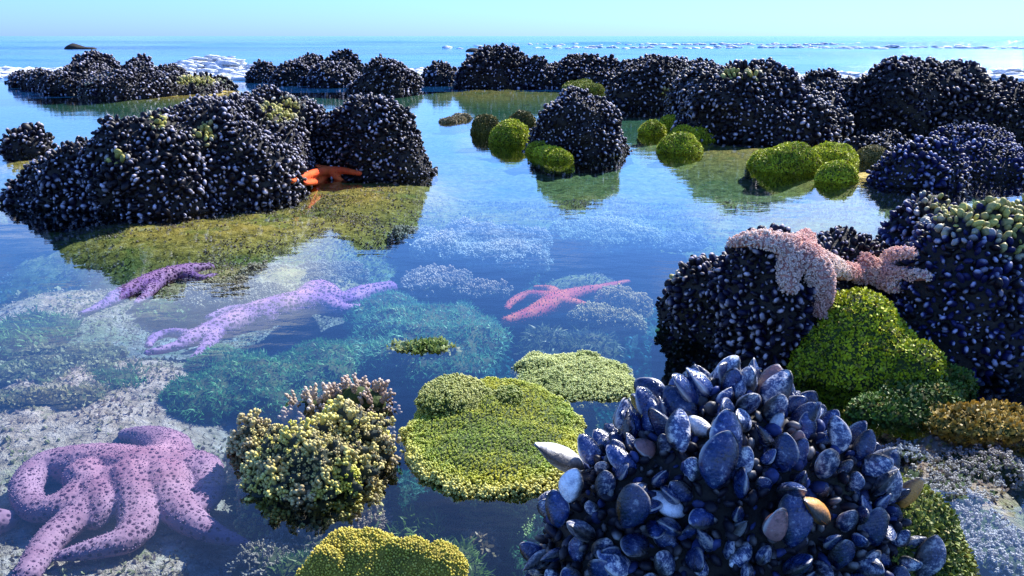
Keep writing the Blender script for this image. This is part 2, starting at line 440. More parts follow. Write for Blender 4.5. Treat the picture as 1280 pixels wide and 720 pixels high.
# ---------------------------------------------------------------- mussel rocks
def inell(pp, ells):
    m = np.zeros(len(pp))
    for (x, y, a, b) in ells:
        m = np.maximum(m, np.clip(1.6 - 1.1 * (((pp[:, 0] - x) / a) ** 2 + ((pp[:, 1] - y) / b) ** 2), 0, 1))
    return m
ROCK_SURF = {}
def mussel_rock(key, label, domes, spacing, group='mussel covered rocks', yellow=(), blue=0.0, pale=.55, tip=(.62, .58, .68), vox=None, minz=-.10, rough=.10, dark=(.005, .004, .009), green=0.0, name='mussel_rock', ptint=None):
    V, T = domes_merged(domes)
    size = V.max(0) - V.min(0)
    vox = vox or max(size[0] / 70, .014)
    V, T = remesh(V, T, vox, 3)
    Nn = vnormals(V, T); sc = min(size[0], .9)
    V = V + Nn * (fbm(V, 2.2 / sc, 3, hash(label) % 97 if False else len(label)) * rough * sc * 1.6 + fbm(V, 9 / sc, 2, 5) * rough * sc * .5)[:, None]
    BVHS.append(BVHTree.FromPolygons(V.tolist(), T.tolist())); ROCK_SURF[key] = (V, T, BVHS[-1])
    base = V.mean(0); base[2] = 0
    root = empty(name, base, label, 'rock', group)
    obj('stone', V, T, M_ROCK, parent=root, loc=base)
    p, nn = sample(V, T, spacing, keep=lambda p, n: (p[:, 2] > minz) & (n[:, 2] > -.5))
    def cf(pts, h, r):
        pp = project(pts); ym = inell(pp, yellow) if len(yellow) else np.zeros(len(pts))
        cl = fbm(pts, 5.0, 2, 21)
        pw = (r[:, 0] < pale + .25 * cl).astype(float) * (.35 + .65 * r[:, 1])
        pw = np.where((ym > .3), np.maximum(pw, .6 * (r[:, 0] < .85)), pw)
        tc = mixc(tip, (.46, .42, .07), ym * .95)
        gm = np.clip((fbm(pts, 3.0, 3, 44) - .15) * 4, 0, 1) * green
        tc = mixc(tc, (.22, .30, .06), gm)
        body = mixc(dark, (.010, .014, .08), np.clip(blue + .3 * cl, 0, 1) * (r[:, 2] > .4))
        hh = np.clip((h[None] - .84 + .5 * ym[:, None]) / .14, 0, 1) * pw[:, None]  # pale tips: eroded shell, with specular glints put into the colour
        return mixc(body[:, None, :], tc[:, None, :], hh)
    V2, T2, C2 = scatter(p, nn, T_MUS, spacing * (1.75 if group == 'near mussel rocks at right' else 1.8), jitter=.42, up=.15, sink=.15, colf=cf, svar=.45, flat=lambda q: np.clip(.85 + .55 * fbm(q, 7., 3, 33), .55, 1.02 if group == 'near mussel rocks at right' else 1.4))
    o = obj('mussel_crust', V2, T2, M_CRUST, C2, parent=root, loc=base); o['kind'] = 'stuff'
    return root

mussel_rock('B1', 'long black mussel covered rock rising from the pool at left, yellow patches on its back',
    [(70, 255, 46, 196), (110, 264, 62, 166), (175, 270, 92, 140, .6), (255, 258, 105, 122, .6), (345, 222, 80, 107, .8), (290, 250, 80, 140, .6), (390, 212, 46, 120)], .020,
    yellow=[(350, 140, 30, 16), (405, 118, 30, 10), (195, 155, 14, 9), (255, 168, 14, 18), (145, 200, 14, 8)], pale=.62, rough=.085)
mussel_rock('B2', 'rounded black mussel rock joined to the right end of the long left rock', [(476, 224, 60, 128, .8), (440, 222, 40, 138, .8)], .020, pale=.6)
mussel_rock('B3', 'small low mussel rock alone in the water at the far left edge', [(34, 190, 29, 163, .8)], .027)
# far left group
FL = 'far mussel rocks along the surf line'
mussel_rock('C1', 'far mussel hump with the highest top of the left background group', [(122, 106, 30, 70), (108, 112, 30, 84)], .040, FL)
mussel_rock('C2', 'far rounded mussel hump right of the highest left one, before white surf', [(180, 108, 24, 75), (165, 114, 24, 88)], .040, FL)
mussel_rock('C3', 'small far mussel hump beside the white breaking wave at left', [(214, 102, 22, 80)], .040, FL)
mussel_rock('C4', 'low ragged far mussel rock at the left end, beside the foam', [(50, 108, 32, 90), (85, 118, 30, 90), (25, 104, 16, 94)], .038, FL, green=.3)
mussel_rock('C5', 'low wide far mussel rock with bright green algae on its top at left', [(160, 122, 60, 92), (235, 118, 40, 99), (275, 112, 20, 97)], .036, FL, yellow=[(245, 103, 34, 6)], green=.7)
mussel_rock('D1', 'low far mussel hump at the left end of the middle background group', [(330, 102, 20, 77)], .040, FL)
mussel_rock('D2', 'far mussel hump with a broad flat top left of middle', [(382, 102, 30, 68), (365, 106, 28, 80)], .040, FL)
mussel_rock('D3', 'far mussel hump just right of the broad flat topped one', [(432, 104, 26, 67), (415, 108, 28, 84)], .040, FL)
mussel_rock('D4', 'far dark mussel mound with light green algae on its right shoulder', [(484, 114, 36, 74), (470, 114, 28, 88)], .038, FL)
mussel_rock('D5', 'small low far mussel rock in the gap left of the tall middle rock', [(552, 106, 28, 83)], .040, FL)
mussel_rock('E1', 'tall steep far mussel rock at the middle of the skyline', [(622, 110, 44, 61, .8), (600, 110, 26, 80)], .038, FL, pale=.4)
mussel_rock('E2', 'narrow mussel lump on the right side of the tall middle rock', [(674, 110, 20, 72), (660, 110, 16, 84)], .038, FL)
mussel_rock('E3', 'far double mussel hump right of middle, behind the yellow algae cushion', [(728, 110, 42, 69), (782, 112, 28, 77)], .038, FL)
mussel_rock('E4', 'dark mussel rock left of the big round rock, green on its edge', [(812, 136, 55, 76, .7), (870, 124, 45, 75, .7)], .034, FL, yellow=[(875, 90, 20, 6), (838, 118, 14, 8)])
mussel_rock('F1', 'big round mussel rock right of middle with a dark left flank', [(945, 178, 90, 80, .7), (885, 162, 56, 92, .8), (990, 178, 54, 110, .8)], .028, 'large mussel rocks standing in the pool', yellow=[(925, 95, 30, 6)])
mussel_rock('F2', 'low mussel rock filling the gap between the two big right rocks', [(1030, 150, 42, 87, .8), (1040, 174, 26, 136, .8)], .032, 'large mussel rocks standing in the pool', green=.5)
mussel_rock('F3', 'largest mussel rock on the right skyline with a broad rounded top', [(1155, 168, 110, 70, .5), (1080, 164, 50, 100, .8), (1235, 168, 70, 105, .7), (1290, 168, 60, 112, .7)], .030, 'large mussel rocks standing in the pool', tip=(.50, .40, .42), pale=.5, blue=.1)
mussel_rock('A1', 'single round mussel rock standing alone in the middle of the pool', [(724, 194, 56, 114, .8), (700, 192, 38, 140)], .021, 'large mussel rocks standing in the pool', pale=.75)
# low bluish right group
LG = 'low bluish mussel rocks at right'
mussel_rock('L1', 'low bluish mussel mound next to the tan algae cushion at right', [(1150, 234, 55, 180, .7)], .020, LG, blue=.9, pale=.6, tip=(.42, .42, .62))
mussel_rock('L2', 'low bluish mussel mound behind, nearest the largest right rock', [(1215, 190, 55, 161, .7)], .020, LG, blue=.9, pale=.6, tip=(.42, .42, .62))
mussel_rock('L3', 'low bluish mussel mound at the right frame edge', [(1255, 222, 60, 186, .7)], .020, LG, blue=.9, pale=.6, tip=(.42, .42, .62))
mussel_rock('L4', 'flat mussel patch at the foot of the largest right rock', [(1085, 188, 30, 170, .8), (1110, 182, 24, 168)], .022, LG, green=.5)
# right near rocks
NR = 'near mussel rocks at right'
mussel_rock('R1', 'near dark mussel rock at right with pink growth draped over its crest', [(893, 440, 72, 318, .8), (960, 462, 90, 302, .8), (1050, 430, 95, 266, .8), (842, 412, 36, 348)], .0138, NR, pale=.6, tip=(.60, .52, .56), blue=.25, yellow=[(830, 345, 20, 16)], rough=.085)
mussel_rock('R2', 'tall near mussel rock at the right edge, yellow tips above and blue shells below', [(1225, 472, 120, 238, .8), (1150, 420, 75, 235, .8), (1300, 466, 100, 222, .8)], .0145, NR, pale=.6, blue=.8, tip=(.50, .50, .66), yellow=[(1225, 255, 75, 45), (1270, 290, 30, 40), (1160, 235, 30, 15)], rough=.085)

# small offshore rocks
for (px, b, hw, t, lab) in [(100, 61, 22, 55.5, 'flat black offshore rock in open sea at far left'), (596, 65, 16, 61, 'tiny dark offshore rock behind the tall middle rock')]:
    V, T = merge([dome(px - hw * .3, b, hw * .6, t, .6), dome(px + hw * .4, b, hw * .6, t + 2.2, .6)]); V, T = remesh(V, T, (V[:, 0].max() - V[:, 0].min()) / 30, 1)
    V += vnormals(V, T) * (fbm(V, 1.5, 3, 9) * .12)[:, None]
    c = V.mean(0); c[2] = 0; tag(obj('offshore_rock', V, T, M_ROCK, loc=c), lab, 'rock', 'offshore rocks')

# ---------------------------------------------------------------- green algae cushions
def cushion(label, domes, spacing, ca=(.26, .33, .015), cb=(.66, .70, .03), group='green algae cushions in the pool', name='algae_cushion', size=1.9, tb=.25, **k):
    domes = [(d[0], d[1] - .16 * (d[1] - d[3]), *d[2:]) for d in domes]
    V, T = domes_merged(domes); w = V[:, 0].max() - V[:, 0].min()
    V, T = remesh(V, T, max(w / 45, .006), 2)
    V = V + vnormals(V, T) * (fbm(V, 2.6 / w, 3, len(label)) * w * .11)[:, None]
    BVHS.append(BVHTree.FromPolygons(V.tolist(), T.tolist()))
    c = V.mean(0); c[2] = 0
    root = empty(name, c, label, 'algae', group)
    obj('holdfast', V, T, M_MOSSBASE, parent=root, loc=c)
    spacing *= .56
    p, nn = sample(V, T, spacing, keep=lambda p, n: (p[:, 2] > -.08) & (n[:, 2] > -.4))
    def cf(pts, h, r):
        t = np.clip(.5 + .8 * fbm(pts, 1.5 / w * 2, 2, 4) + (r[:, 0] - .5) * .5, 0, 1)
        base = mixc(ca, cb, t); br = np.where(r[:, 1] < .08, 1, 0)
        base = mixc(base, (.30, .22, .06), br * .7)
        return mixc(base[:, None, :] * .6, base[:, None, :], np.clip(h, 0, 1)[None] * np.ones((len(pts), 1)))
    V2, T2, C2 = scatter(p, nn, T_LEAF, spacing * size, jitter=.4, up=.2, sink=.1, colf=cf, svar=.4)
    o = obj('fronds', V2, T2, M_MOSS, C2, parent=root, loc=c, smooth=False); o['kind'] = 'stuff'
    return root
BR = dict(ca=(.07, .07, .015), cb=(.20, .18, .04))
cushion('olive brown algae cushion, leftmost of the trio beside the lone round rock', [(608, 172, 18, 143)], .018, **BR)
cushion('olive algae cushion at the back of the trio beside the lone round rock', [(652, 162, 17, 140)], .018, **BR)
cushion('bright green cushion in front of the trio, left of the lone round rock', [(637, 186, 25, 150)], .016)
cushion('green cushion hugging the left foot of the lone round rock', [(680, 196, 22, 177), (700, 204, 16, 188)], .013)
cushion('tiny green tuft on the front right of the lone round rock', [(743, 188, 9, 173)], .012)
cushion('yellow green cushion behind the top of the lone round rock', [(722, 114, 20, 101), (742, 118, 16, 105)], .024, ca=(.16, .20, .02), cb=(.34, .38, .05))
cushion('green cushion at the back left of the five beside the big round rock', [(815, 172, 17, 150)], .016)
cushion('green cushion at the back middle of the five beside the big round rock', [(842, 166, 19, 146)], .016)
cushion('green cushion at the right of the five, touching the big round rock', [(886, 180, 24, 152, .7)], .016)
cushion('small green cushion between its neighbours in the five', [(856, 180, 20, 158, .6)], .016)
cushion('green cushion at the front of the five with a dark foot', [(850, 196, 26, 168)], .015)
cushion('largest dark fronted green cushion in the pool at right', [(985, 224, 38, 178, .8), (958, 212, 22, 188), (1005, 222, 22, 186)], .014)
cushion('yellow green cushion behind and right of the largest pool cushion', [(1040, 210, 34, 182, .8)], .014)
cushion('small bright cushion in front, right of the largest pool cushion', [(1046, 233, 26, 203, .8)], .013)
cushion('tan and olive cushion beside the low bluish mussels', [(1090, 206, 20, 184, .8)], .014, ca=(.12, .12, .03), cb=(.36, .30, .12))
cushion('small light green cushion on the shoulder of a far dark mound', [(516, 107, 14, 92)], .03, ca=(.14, .20, .02), cb=(.30, .36, .05))
cushion('small light green cushion at the left foot of a far dark mound', [(440, 108, 11, 101)], .03, ca=(.14, .20, .02), cb=(.30, .36, .05))
cushion('large bright green algae mound in front of the near mussel rocks', [(1078, 500, 78, 368, .8), (1140, 512, 48, 425, .8), (1030, 495, 46, 405, .8)], .013, ca=(.20, .27, .006), cb=(.68, .70, .02), size=1.5)
cushion('low dark green algae patch on wet rock right of the large mound', [(1120, 532, 60, 502, .6), (1190, 500, 30, 455, .6)], .012, ca=(.03, .07, .006), cb=(.10, .20, .02))
cushion('low olive yellow algae mat between the dark rock and pale shallow water', [(1235, 548, 70, 515, .6)], .013, ca=(.22, .15, .02), cb=(.60, .40, .07))

cushion('small tan weedy stone just breaking the surface in the open middle of the pool', [(578, 150, 12, 142, .6), (560, 154, 10, 149, .6)], .014, ca=(.2, .16, .08), cb=(.45, .38, .22), group='small stones awash')
# ---------------------------------------------------------------- sea stars
def spline(pts, k=8):
    pts = np.array(pts, float); n = len(pts); out = []
    for i in range(n - 1):
        p0, p1, p2, p3 = pts[max(i - 1, 0)], pts[i], pts[i + 1], pts[min(i + 2, n - 1)]
        for j in range(k):
            t = j / k
            out.append(.5 * ((2 * p1) + (-p0 + p2) * t + (2 * p0 - 5 * p1 + 4 * p2 - p3) * t * t + (-p0 + 3 * p1 - 3 * p2 + p3) * t ** 3))
    out.append(pts[-1]); return np.array(out)
def tubes(arms, dens=.35):
    parts = []
    for arm in arms:
        s = spline(arm, 10)
        for i in range(len(s) - 1):
            seg = np.linalg.norm(s[i + 1, :3] - s[i, :3]); k = max(1, int(seg / (dens * max(s[i, 3], .002))))
            for j in range(k):
                q = s[i] + (s[i + 1] - s[i]) * j / k
                parts.append((ICO2[0] * q[3] * [1, 1, .8] + q[:3], ICO2[1]))
        parts.append((ICO2[0] * s[-1, 3] * [1, 1, .8] + s[-1, :3], ICO2[1]))
    return merge(parts)
def spines(V, T, c, root, sp, ca, cb_):
    p, nn = sample(V, T, sp, keep=lambda p, n: n[:, 2] > -.3)
    def cf(pts, h, r): return mixc(ca, cb_, r[:, 0])[:, None] * np.ones((1, len(h), 1))
    V2, T2, C2 = scatter(p, nn, T_NUB[:2], sp * .42, jitter=.3, sink=.25, colf=cf, svar=.5)
    o = obj('spines', V2, T2, M_PINK, C2, parent=root, loc=c); o['kind'] = 'stuff'
def star(label, arms, material, voxel, lift=.6, trees=None, wob=.0, tub=None, group='sea stars', z=None, fat=1., off=0., spn=None):
    """arms: polylines of (px, py, radius_px[, lift])"""
    A = []
    for arm in arms:
        q = []
        for a in arm:
            if z is not None: p = P(a[0], a[1], z); n = np.array([0, 0, 1.])
            else: p, n = hit(a[0], a[1], trees)
            r = fat * a[2] * np.linalg.norm(p - [0, 0, H]) / F; p = p + n * off
            p = p + np.array([0, 0, .5]) * r * lift + n * r * lift * .4 + (np.array([0, 0, a[3]]) if len(a) > 3 else 0)
            q.append((*p, r))
        A.append(q)
    V, T = tubes(A); V, T = remesh(V, T, voxel, 2)
    if wob: V = V + vnormals(V, T) * (fbm(V, 1 / wob * .35, 2, 3) * wob)[:, None]
    c = V.mean(0); c[2] = V[:, 2].min()
    if tub:
        root = empty('sea_star', c, label, 'sea star', group)
        obj('body', V, T, M_PINKB, parent=root, loc=c)
        p, nn = sample(V, T, tub, keep=lambda p, n: n[:, 2] > -.6)
        def cf(pts, h, r):
            b = mixc((.70, .38, .30), (.86, .68, .55), np.clip(.5 + fbm(pts, 12, 2, 5) + r[:, 0] * .5 - .25, 0, 1))
            return mixc(b[:, None] * .55, b[:, None], np.clip(h * 1.3, 0, 1)[None] * np.ones((len(pts), 1)))
        V2, T2, C2 = scatter(p, nn, T_KNOB, tub * 1.5, jitter=.3, sink=.2, colf=cf)
        o = obj('tubercles', V2, T2, M_PINK, C2, parent=root, loc=c); o['kind'] = 'stuff'
        return root
    if spn:
        root = empty('sea_star', c, label, 'sea star', group); obj('body', V, T, material, parent=root, loc=c); spines(V, T, c, root, *spn); return root
    return tag(obj('sea_star', V, T, material, loc=c), label, 'sea star', group)
M_PINKB = m_noise('pink_skin', [(.35, (.35, .12, .10)), (.65, (.6, .3, .24))], 30.)
bedonly = BVHS[:1]
C0 = (178, 604, 36, .004)
star('large purple sea star with dark dots and curled arms in the bottom left corner', [
    [(205, 600, 36), (212, 570, 27), (185, 552, 17), (158, 546, 9)],
    [C0, (120, 590, 30), (62, 590, 22), (34, 612, 18), (44, 640, 17), (80, 642, 18, .01), (112, 622, 20, .015)],
    [(140, 618, 30), (100, 650, 21), (62, 682, 18), (35, 722, 15)],
    [(168, 615, 32, .01), (176, 650, 25), (160, 678, 19), (118, 690, 14), (75, 697, 7)],
    [(205, 615, 32, .008), (226, 646, 23), (262, 668, 15), (308, 681, 6)],
    [(215, 600, 30), (250, 592, 24), (262, 612, 21), (250, 636, 17), (236, 640, 12)],
    [(110, 610, 26, .012), (130, 640, 20, .01), (120, 655, 12)],
    [C0, (195, 600, 36, .004)]], M_PURPLE, .003, z=-.075, lift=.3, fat=1.0, spn=(.0058, (.26, .14, .22), (.36, .22, .31)))
star('purple arm of a second star reaching in at the bottom left edge', [
    [(-70, 690, 28), (-20, 668, 22), (5, 660, 15), (24, 652, 8)], [(-70, 690, 28), (-110, 650, 16), (-140, 630, 8)], [(-70, 690, 28), (-120, 720, 16), (-150, 740, 7)],
    [(-70, 690, 28), (-60, 730, 16), (-50, 770, 7)], [(-70, 690, 28), (-60, 650, 16), (-40, 620, 7)]], M_PURPLE, .004, trees=bedonly)
star('long violet sea star with forked thin arms in the middle left of the pool', [
    [(398, 378, 15, .01), (360, 388, 18, .01), (310, 398, 17), (270, 412, 13), (238, 424, 10)],
    [(245, 422, 9), (215, 416, 5.5), (193, 422, 5), (186, 432, 4)],
    [(245, 422, 10), (222, 432, 6), (200, 438, 5), (184, 441, 3.5)],
    [(270, 415, 9), (255, 438, 7), (240, 450, 4)],
    [(385, 380, 17, .012), (400, 372, 17, .015), (425, 378, 13), (455, 368, 12), (486, 360, 9)],
    [(330, 396, 16), (290, 390, 8), (262, 398, 5)],
    [(400, 378, 15), (430, 388, 9), (462, 382, 5)]], M_PURPLE2, .005, z=-.068, lift=0, fat=1.25, spn=(.009, (.30, .15, .36), (.44, .26, .44)))
star('smaller violet sea star lying further back at the left', [
    [(140, 371, 6), (165, 362, 9), (195, 350, 11), (230, 340, 10), (262, 334, 5)],
    [(165, 362, 8), (135, 378, 6), (118, 386, 4), (100, 392, 2.5)], [(195, 352, 9), (182, 370, 5), (170, 378, 3)], [(228, 342, 9), (250, 348, 5), (270, 344, 3)]],
    M_PURPLE2, .006, z=-.064, lift=0, fat=1.25, spn=(.011, (.30, .15, .36), (.44, .26, .44)))
star('pinkish red sea star with an orange arm in the middle of the pool', [
    [(690, 380, 13), (662, 394, 10), (634, 402, 7)], [(690, 376, 12), (660, 370, 7), (640, 378, 5), (634, 386, 3.5)],
    [(690, 378, 13), (720, 368, 9), (755, 360, 6), (785, 352, 3)], [(692, 376, 11), (690, 364, 7), (670, 360, 4)], [(695, 380, 12), (722, 382, 8), (742, 386, 4)]],
    M_RED, .006, z=-.06, lift=0, fat=1.25, spn=(.010, (.4, .08, .07), (.55, .22, .14)))
star('bright orange sea star lying at the foot of the long left mussel rock', [
    [(412, 219, 6.5), (385, 222, 6), (358, 228, 3.5)], [(412, 219, 6.5), (432, 217, 5.5), (449, 218, 4)], [(412, 219, 6.5), (395, 227, 5), (376, 231, 3)],
    [(412, 219, 6.5), (425, 226, 4), (438, 229, 2.5)], [(412, 219, 6.5), (402, 214, 4), (392, 213, 2.5)]], M_ORANGE, .008, trees=[ROCK_SURF['B1'][2], ROCK_SURF['B2'][2]], off=.025, fat=1.05)
rk = [ROCK_SURF['R1'][2], ROCK_SURF['R2'][2]] + BVHS[-2:]
star('pink knobbly star with thick arms draped over the crest of the near rock', [
    [(1000, 330, 15), (975, 316, 13), (948, 309, 10), (925, 309, 6)], [(1000, 330, 15), (1015, 350, 13), (1018, 375, 10), (1020, 395, 6)],
    [(1000, 330, 15), (1035, 345, 12), (1068, 350, 8)], [(990, 326, 14), (985, 345, 10), (990, 365, 6)], [(990, 322, 13), (1000, 312, 9), (1004, 304, 6)]],
    None, .006, tub=.0062, trees=rk, off=.012, fat=1.2, group='pink stars on the near rock')
star('smaller pink knobbly star right of the draped one, above the green mound', [
    [(1102, 345, 12), (1122, 332, 10), (1142, 324, 6)], [(1102, 345, 12), (1130, 350, 9), (1158, 352, 5)], [(1102, 345, 12), (1085, 335, 9), (1078, 326, 5)],
    [(1102, 345, 12), (1085, 352, 9), (1070, 356, 6)], [(1102, 345, 12), (1112, 362, 8), (1128, 366, 5)]],
    None, .006, tub=.0062, trees=rk, off=.012, fat=1.2, group='pink stars on the near rock')

# ---------------------------------------------------------------- corals, weeds
def rim(pp, cx, cy, a, b): return np.sqrt(((pp[:, 0] - cx) / a) ** 2 + ((pp[:, 1] - cy) / b) ** 2)
def plate(px, py, hx, hy, z, thick, rot=0., wob=.12, sub=ICO3):
    c = P(px, py, z); e = P(px + hx, py, z); a = P(px, py - hy, z); b = P(px, py + hy, z)
    return ellipsoid((c[0], (a[1] + b[1]) / 2, z - thick), (abs(e[0] - c[0]), (a[1] - b[1]) / 2, thick), None, sub)
def growth(name, label, cat, blobs, spacing, temps, size, cols, group=None, vox=None, wob=.05, wfreq=3., up=.2, jitter=.3, bias=(0, 0, 0), matl=None, basemat=None, part='knobs', svar=.35, keepz=-.6, colfn=None, sizef=None, smooth=True, sink=.15, surf=None, zmin=-1):
    V, T = merge(blobs); w = V[:, 0].max() - V[:, 0].min()
    V, T = remesh(V, T, vox or max(w / 60, .004), 2)
    V = V + vnormals(V, T) * (fbm(V, wfreq / w, 3, len(label)) * w * wob)[:, None]
    if surf: V = surf(V)
    c = V.mean(0); c[2] = V[:, 2].min(); root = empty(name, c, label, cat, group)
    obj('base', V, T, basemat or M_MOSSBASE, parent=root, loc=c)
    p, nn = sample(V, T, spacing, keep=lambda p, n: (n[:, 2] > keepz) & (p[:, 2] > zmin))
    def cf(pts, h, r):
        t = np.clip(.5 + 1.0 * fbm(pts, 2.5 / w, 3, 14) + (r[:, 0] - .5) * .4, 0, 1)
        b = colfn(pts, t, r) if colfn else mixc(cols[0], cols[1], t)
        tipc = cols[2] if len(cols) > 2 else None
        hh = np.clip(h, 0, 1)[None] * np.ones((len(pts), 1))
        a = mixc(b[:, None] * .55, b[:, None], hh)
        if tipc is not None: a = mixc(a, np.array(tipc)[None, None], np.clip((hh - .7) * 3, 0, 1) * .7 * (r[:, 1:2]))
        return a
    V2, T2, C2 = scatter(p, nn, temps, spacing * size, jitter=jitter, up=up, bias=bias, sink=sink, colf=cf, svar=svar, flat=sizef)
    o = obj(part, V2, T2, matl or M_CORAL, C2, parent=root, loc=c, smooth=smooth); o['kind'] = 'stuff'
    return root
def ledges(V):
    V = V.copy(); c = V.mean(0); k = 1 + .13 * np.sin(V[:, 2] * 130 + 3 * fbm(V, 12, 2, 3)); V[:, :2] = c[:2] + (V[:, :2] - c[:2]) * k[:, None]; return V
# branching tan and yellow coral
def tiers():
    base = [dome(388, 662, 88, 542, .75, -.065, .25), dome(438, 618, 50, 508, .7, -.065, .25), dome(328, 608, 44, 530, .7, -.065, .25)]
    V, T = merge(base); bv = BVHTree.FromPolygons(V.tolist(), T.tolist()); out_ = list(base); r = np.random.default_rng(3)
    for y in range(478, 652, 13):
        hw = 112 * math.sqrt(max(1 - ((y - 545) / 112) ** 2, .05)) * (1 if y < 600 else .75)
        x = 383 - hw + (y - 545) * -.10 + r.uniform(0, 18)
        while x < 383 + hw:
            q = bv.ray_cast(Vector((0, 0, H)), Vector(ray(x, y + r.uniform(-4, 4))).normalized())
            if q[0] is not None:
                p_ = np.array(q[0]) + np.array(q[1]) * .012; out_.append(ellipsoid(p_, (r.uniform(.011, .024), .009, r.uniform(.007, .012)), rot=r.uniform(-.5, .5), sub=ICO2))
            x += r.uniform(22, 36)
    return out_
growth('branching_coral', 'tan and yellow branching coral between the dotted star and green coral', 'coral',
    tiers(), .0105, T_KNOB, 1.5, [(.24, .18, .08), (.60, .52, .13), (.84, .78, .26)], wob=.015, wfreq=8, vox=.005, jitter=.35, sizef=lambda p: .55 + .65 * np.clip(.5 + 2 * fbm(p, 30, 2, 8), 0, 1),
    colfn=lambda p, t, r: mixc(mixc((.40, .32, .17), (.66, .60, .10), np.clip(t * 1.6 - .3, 0, 1)), (.62, .62, .05), np.clip(fbm(p, 9, 2, 6) * 3 - .3, 0, 1)),
    basemat=m_noise('coral_base', [(.35, (.01, .02, .02)), (.65, (.05, .06, .03))], 30.))
V, T = merge([dome(445, 520, 48, 470, .5, -.06, .1)])
growth('branching_coral', 'pale pinkish upright coral fingers rising behind the tan coral', 'coral',
    [dome(446, 530, 40, 484, .5, -.04, .08), dome(402, 530, 40, 496, .5, -.04, .08)], .020, T_BRANCH, 1.7, [(.40, .28, .20), (.55, .45, .30), (.72, .62, .52)], up=1.0)
growth('table_coral', 'round bright green lobed coral plate at the bottom centre of the pool', 'coral',
    [plate(618, 532, 112, 70, .032, .035), plate(598, 500, 76, 38, .042, .04), plate(650, 565, 72, 34, .026, .05), ellipsoid((*P(620, 540, 0)[:2], -.2), (.07, .06, .18))], .0058, T_KNOB, 1.3,
    [(.14, .22, .02), (.38, .44, .06), (.56, .58, .26)], wob=.035, wfreq=8,
    colfn=lambda p, t, r: mixc(mixc((.22, .34, .03), (.58, .54, .03), t), (.70, .64, .16), np.clip((rim(project(p), 618, 537, 114, 78) - .86) * 6, 0, 1)),
    sizef=lambda p: .7 + .9 * np.clip((rim(project(p), 618, 537, 112, 76) - .7) * 3, 0, 1), group='lobed green corals')
growth('table_coral', 'raised small lobe with a nubbly lip on top of the round green coral', 'coral',
    [plate(567, 484, 42, 18, .062, .022), plate(548, 491, 26, 13, .058, .022), plate(600, 490, 30, 7, .054, .016), plate(634, 488, 18, 8, .054, .016)], .0062, T_KNOB, 1.4,
    [(.20, .26, .03), (.46, .46, .12), (.62, .60, .32)], wob=.04, group='lobed green corals')
growth('table_coral', 'pale green flat coral plate behind the round bright green one', 'coral',
    [plate(718, 464, 76, 30, .012, .025), plate(690, 454, 44, 20, .012, .025), plate(752, 468, 44, 26, .012, .025), ellipsoid((*P(720, 468, 0)[:2], -.25), (.05, .04, .235))], .0062, T_KNOB, 1.3,
    [(.34, .42, .12), (.56, .60, .20), (.68, .70, .40)], wob=.05, wfreq=6, group='lobed green corals')
# submerged pale plates and weeds
def patch(name, label, cat, plates, spacing, temps, size, cols, group='submerged seaweed patches', **k):
    k['wob'] = max(k.get('wob', 0), .10); k.setdefault('wfreq', 5.)
    return growth(name, label, cat, [plate(*q) for q in plates], spacing, temps, size, cols, group=group, matl=k.pop('matl', M_WEED), part='fronds', smooth=False, **k)
TEAL = [(.06, .34, .16), (.26, .66, .36)]
patch('seaweed_patch', 'large dark teal seaweed bed in the middle of the pool', 'seaweed', [(530, 405, 98, 38, -.035, .06), (490, 425, 60, 24, -.035, .06), (570, 420, 50, 30, -.035, .06), (500, 380, 60, 16, -.05, .04)],
    .011, T_FROND, 1.9, TEAL, jitter=.35, bias=(-.9, -.3, 0), wob=.06)
patch('seaweed_patch', 'green seaweed bed under the long violet star', 'seaweed', [(330, 462, 80, 26, -.035, .06), (245, 480, 46, 22, -.035, .06), (390, 440, 60, 22, -.035, .06), (290, 440, 50, 16, -.05, .04)],
    .010, T_FROND, 1.8, [(.06, .32, .10), (.28, .62, .24)], jitter=.4, bias=(-.7, -.2, 0), wob=.06)
patch('seaweed_patch', 'small dark green weed clump left of the weed under the violet star', 'seaweed', [(148, 470, 38, 14, -.05, .03)], .012, T_FROND, 2.2, [(.04, .18, .05), (.16, .38, .12)], jitter=.4, bias=(-.5, -.2, 0))
patch('seaweed_patch', 'bright green strip of weed breaking the surface in the middle', 'seaweed', [(528, 432, 45, 7, -.0, .012)], .009, T_LEAF, 1.9, [(.12, .22, .02), (.42, .48, .20)], jitter=.4)
patch('seaweed_patch', 'yellow green weed mat between the two violet stars', 'seaweed', [(212, 385, 48, 9, -.09, .02)], .012, T_LEAF, 2.0, [(.12, .20, .02), (.26, .34, .06)], jitter=.4)
patch('seaweed_patch', 'dark green weed at the left frame edge', 'seaweed', [(45, 402, 52, 14, -.05, .03), (10, 420, 40, 14, -.05, .03)], .014, T_FROND, 2.2, [(.05, .2, .05), (.22, .42, .10)], jitter=.4, bias=(-.5, 0, 0))
patch('seaweed_patch', 'olive weed tuft at the upper left, beside the smaller violet star', 'seaweed', [(50, 372, 40, 7, -.08, .02)], .014, T_LEAF, 2.0, [(.12, .14, .03), (.24, .26, .06)])
patch('seaweed_patch', 'grey green fuzzy weed mat on the shelf at left', 'seaweed', [(70, 452, 75, 22, -.05, .015), (110, 440, 50, 14, -.05, .015)], .010, T_LEAF, 1.6, [(.20, .24, .10), (.36, .38, .20)], jitter=.5)
patch('seaweed_patch', 'olive fuzzy weed mat above the large dotted star', 'seaweed', [(50, 492, 75, 12, -.05, .012)], .010, T_LEAF, 1.6, [(.24, .22, .08), (.40, .36, .18)], jitter=.5)
GR = 'pale plates under water'
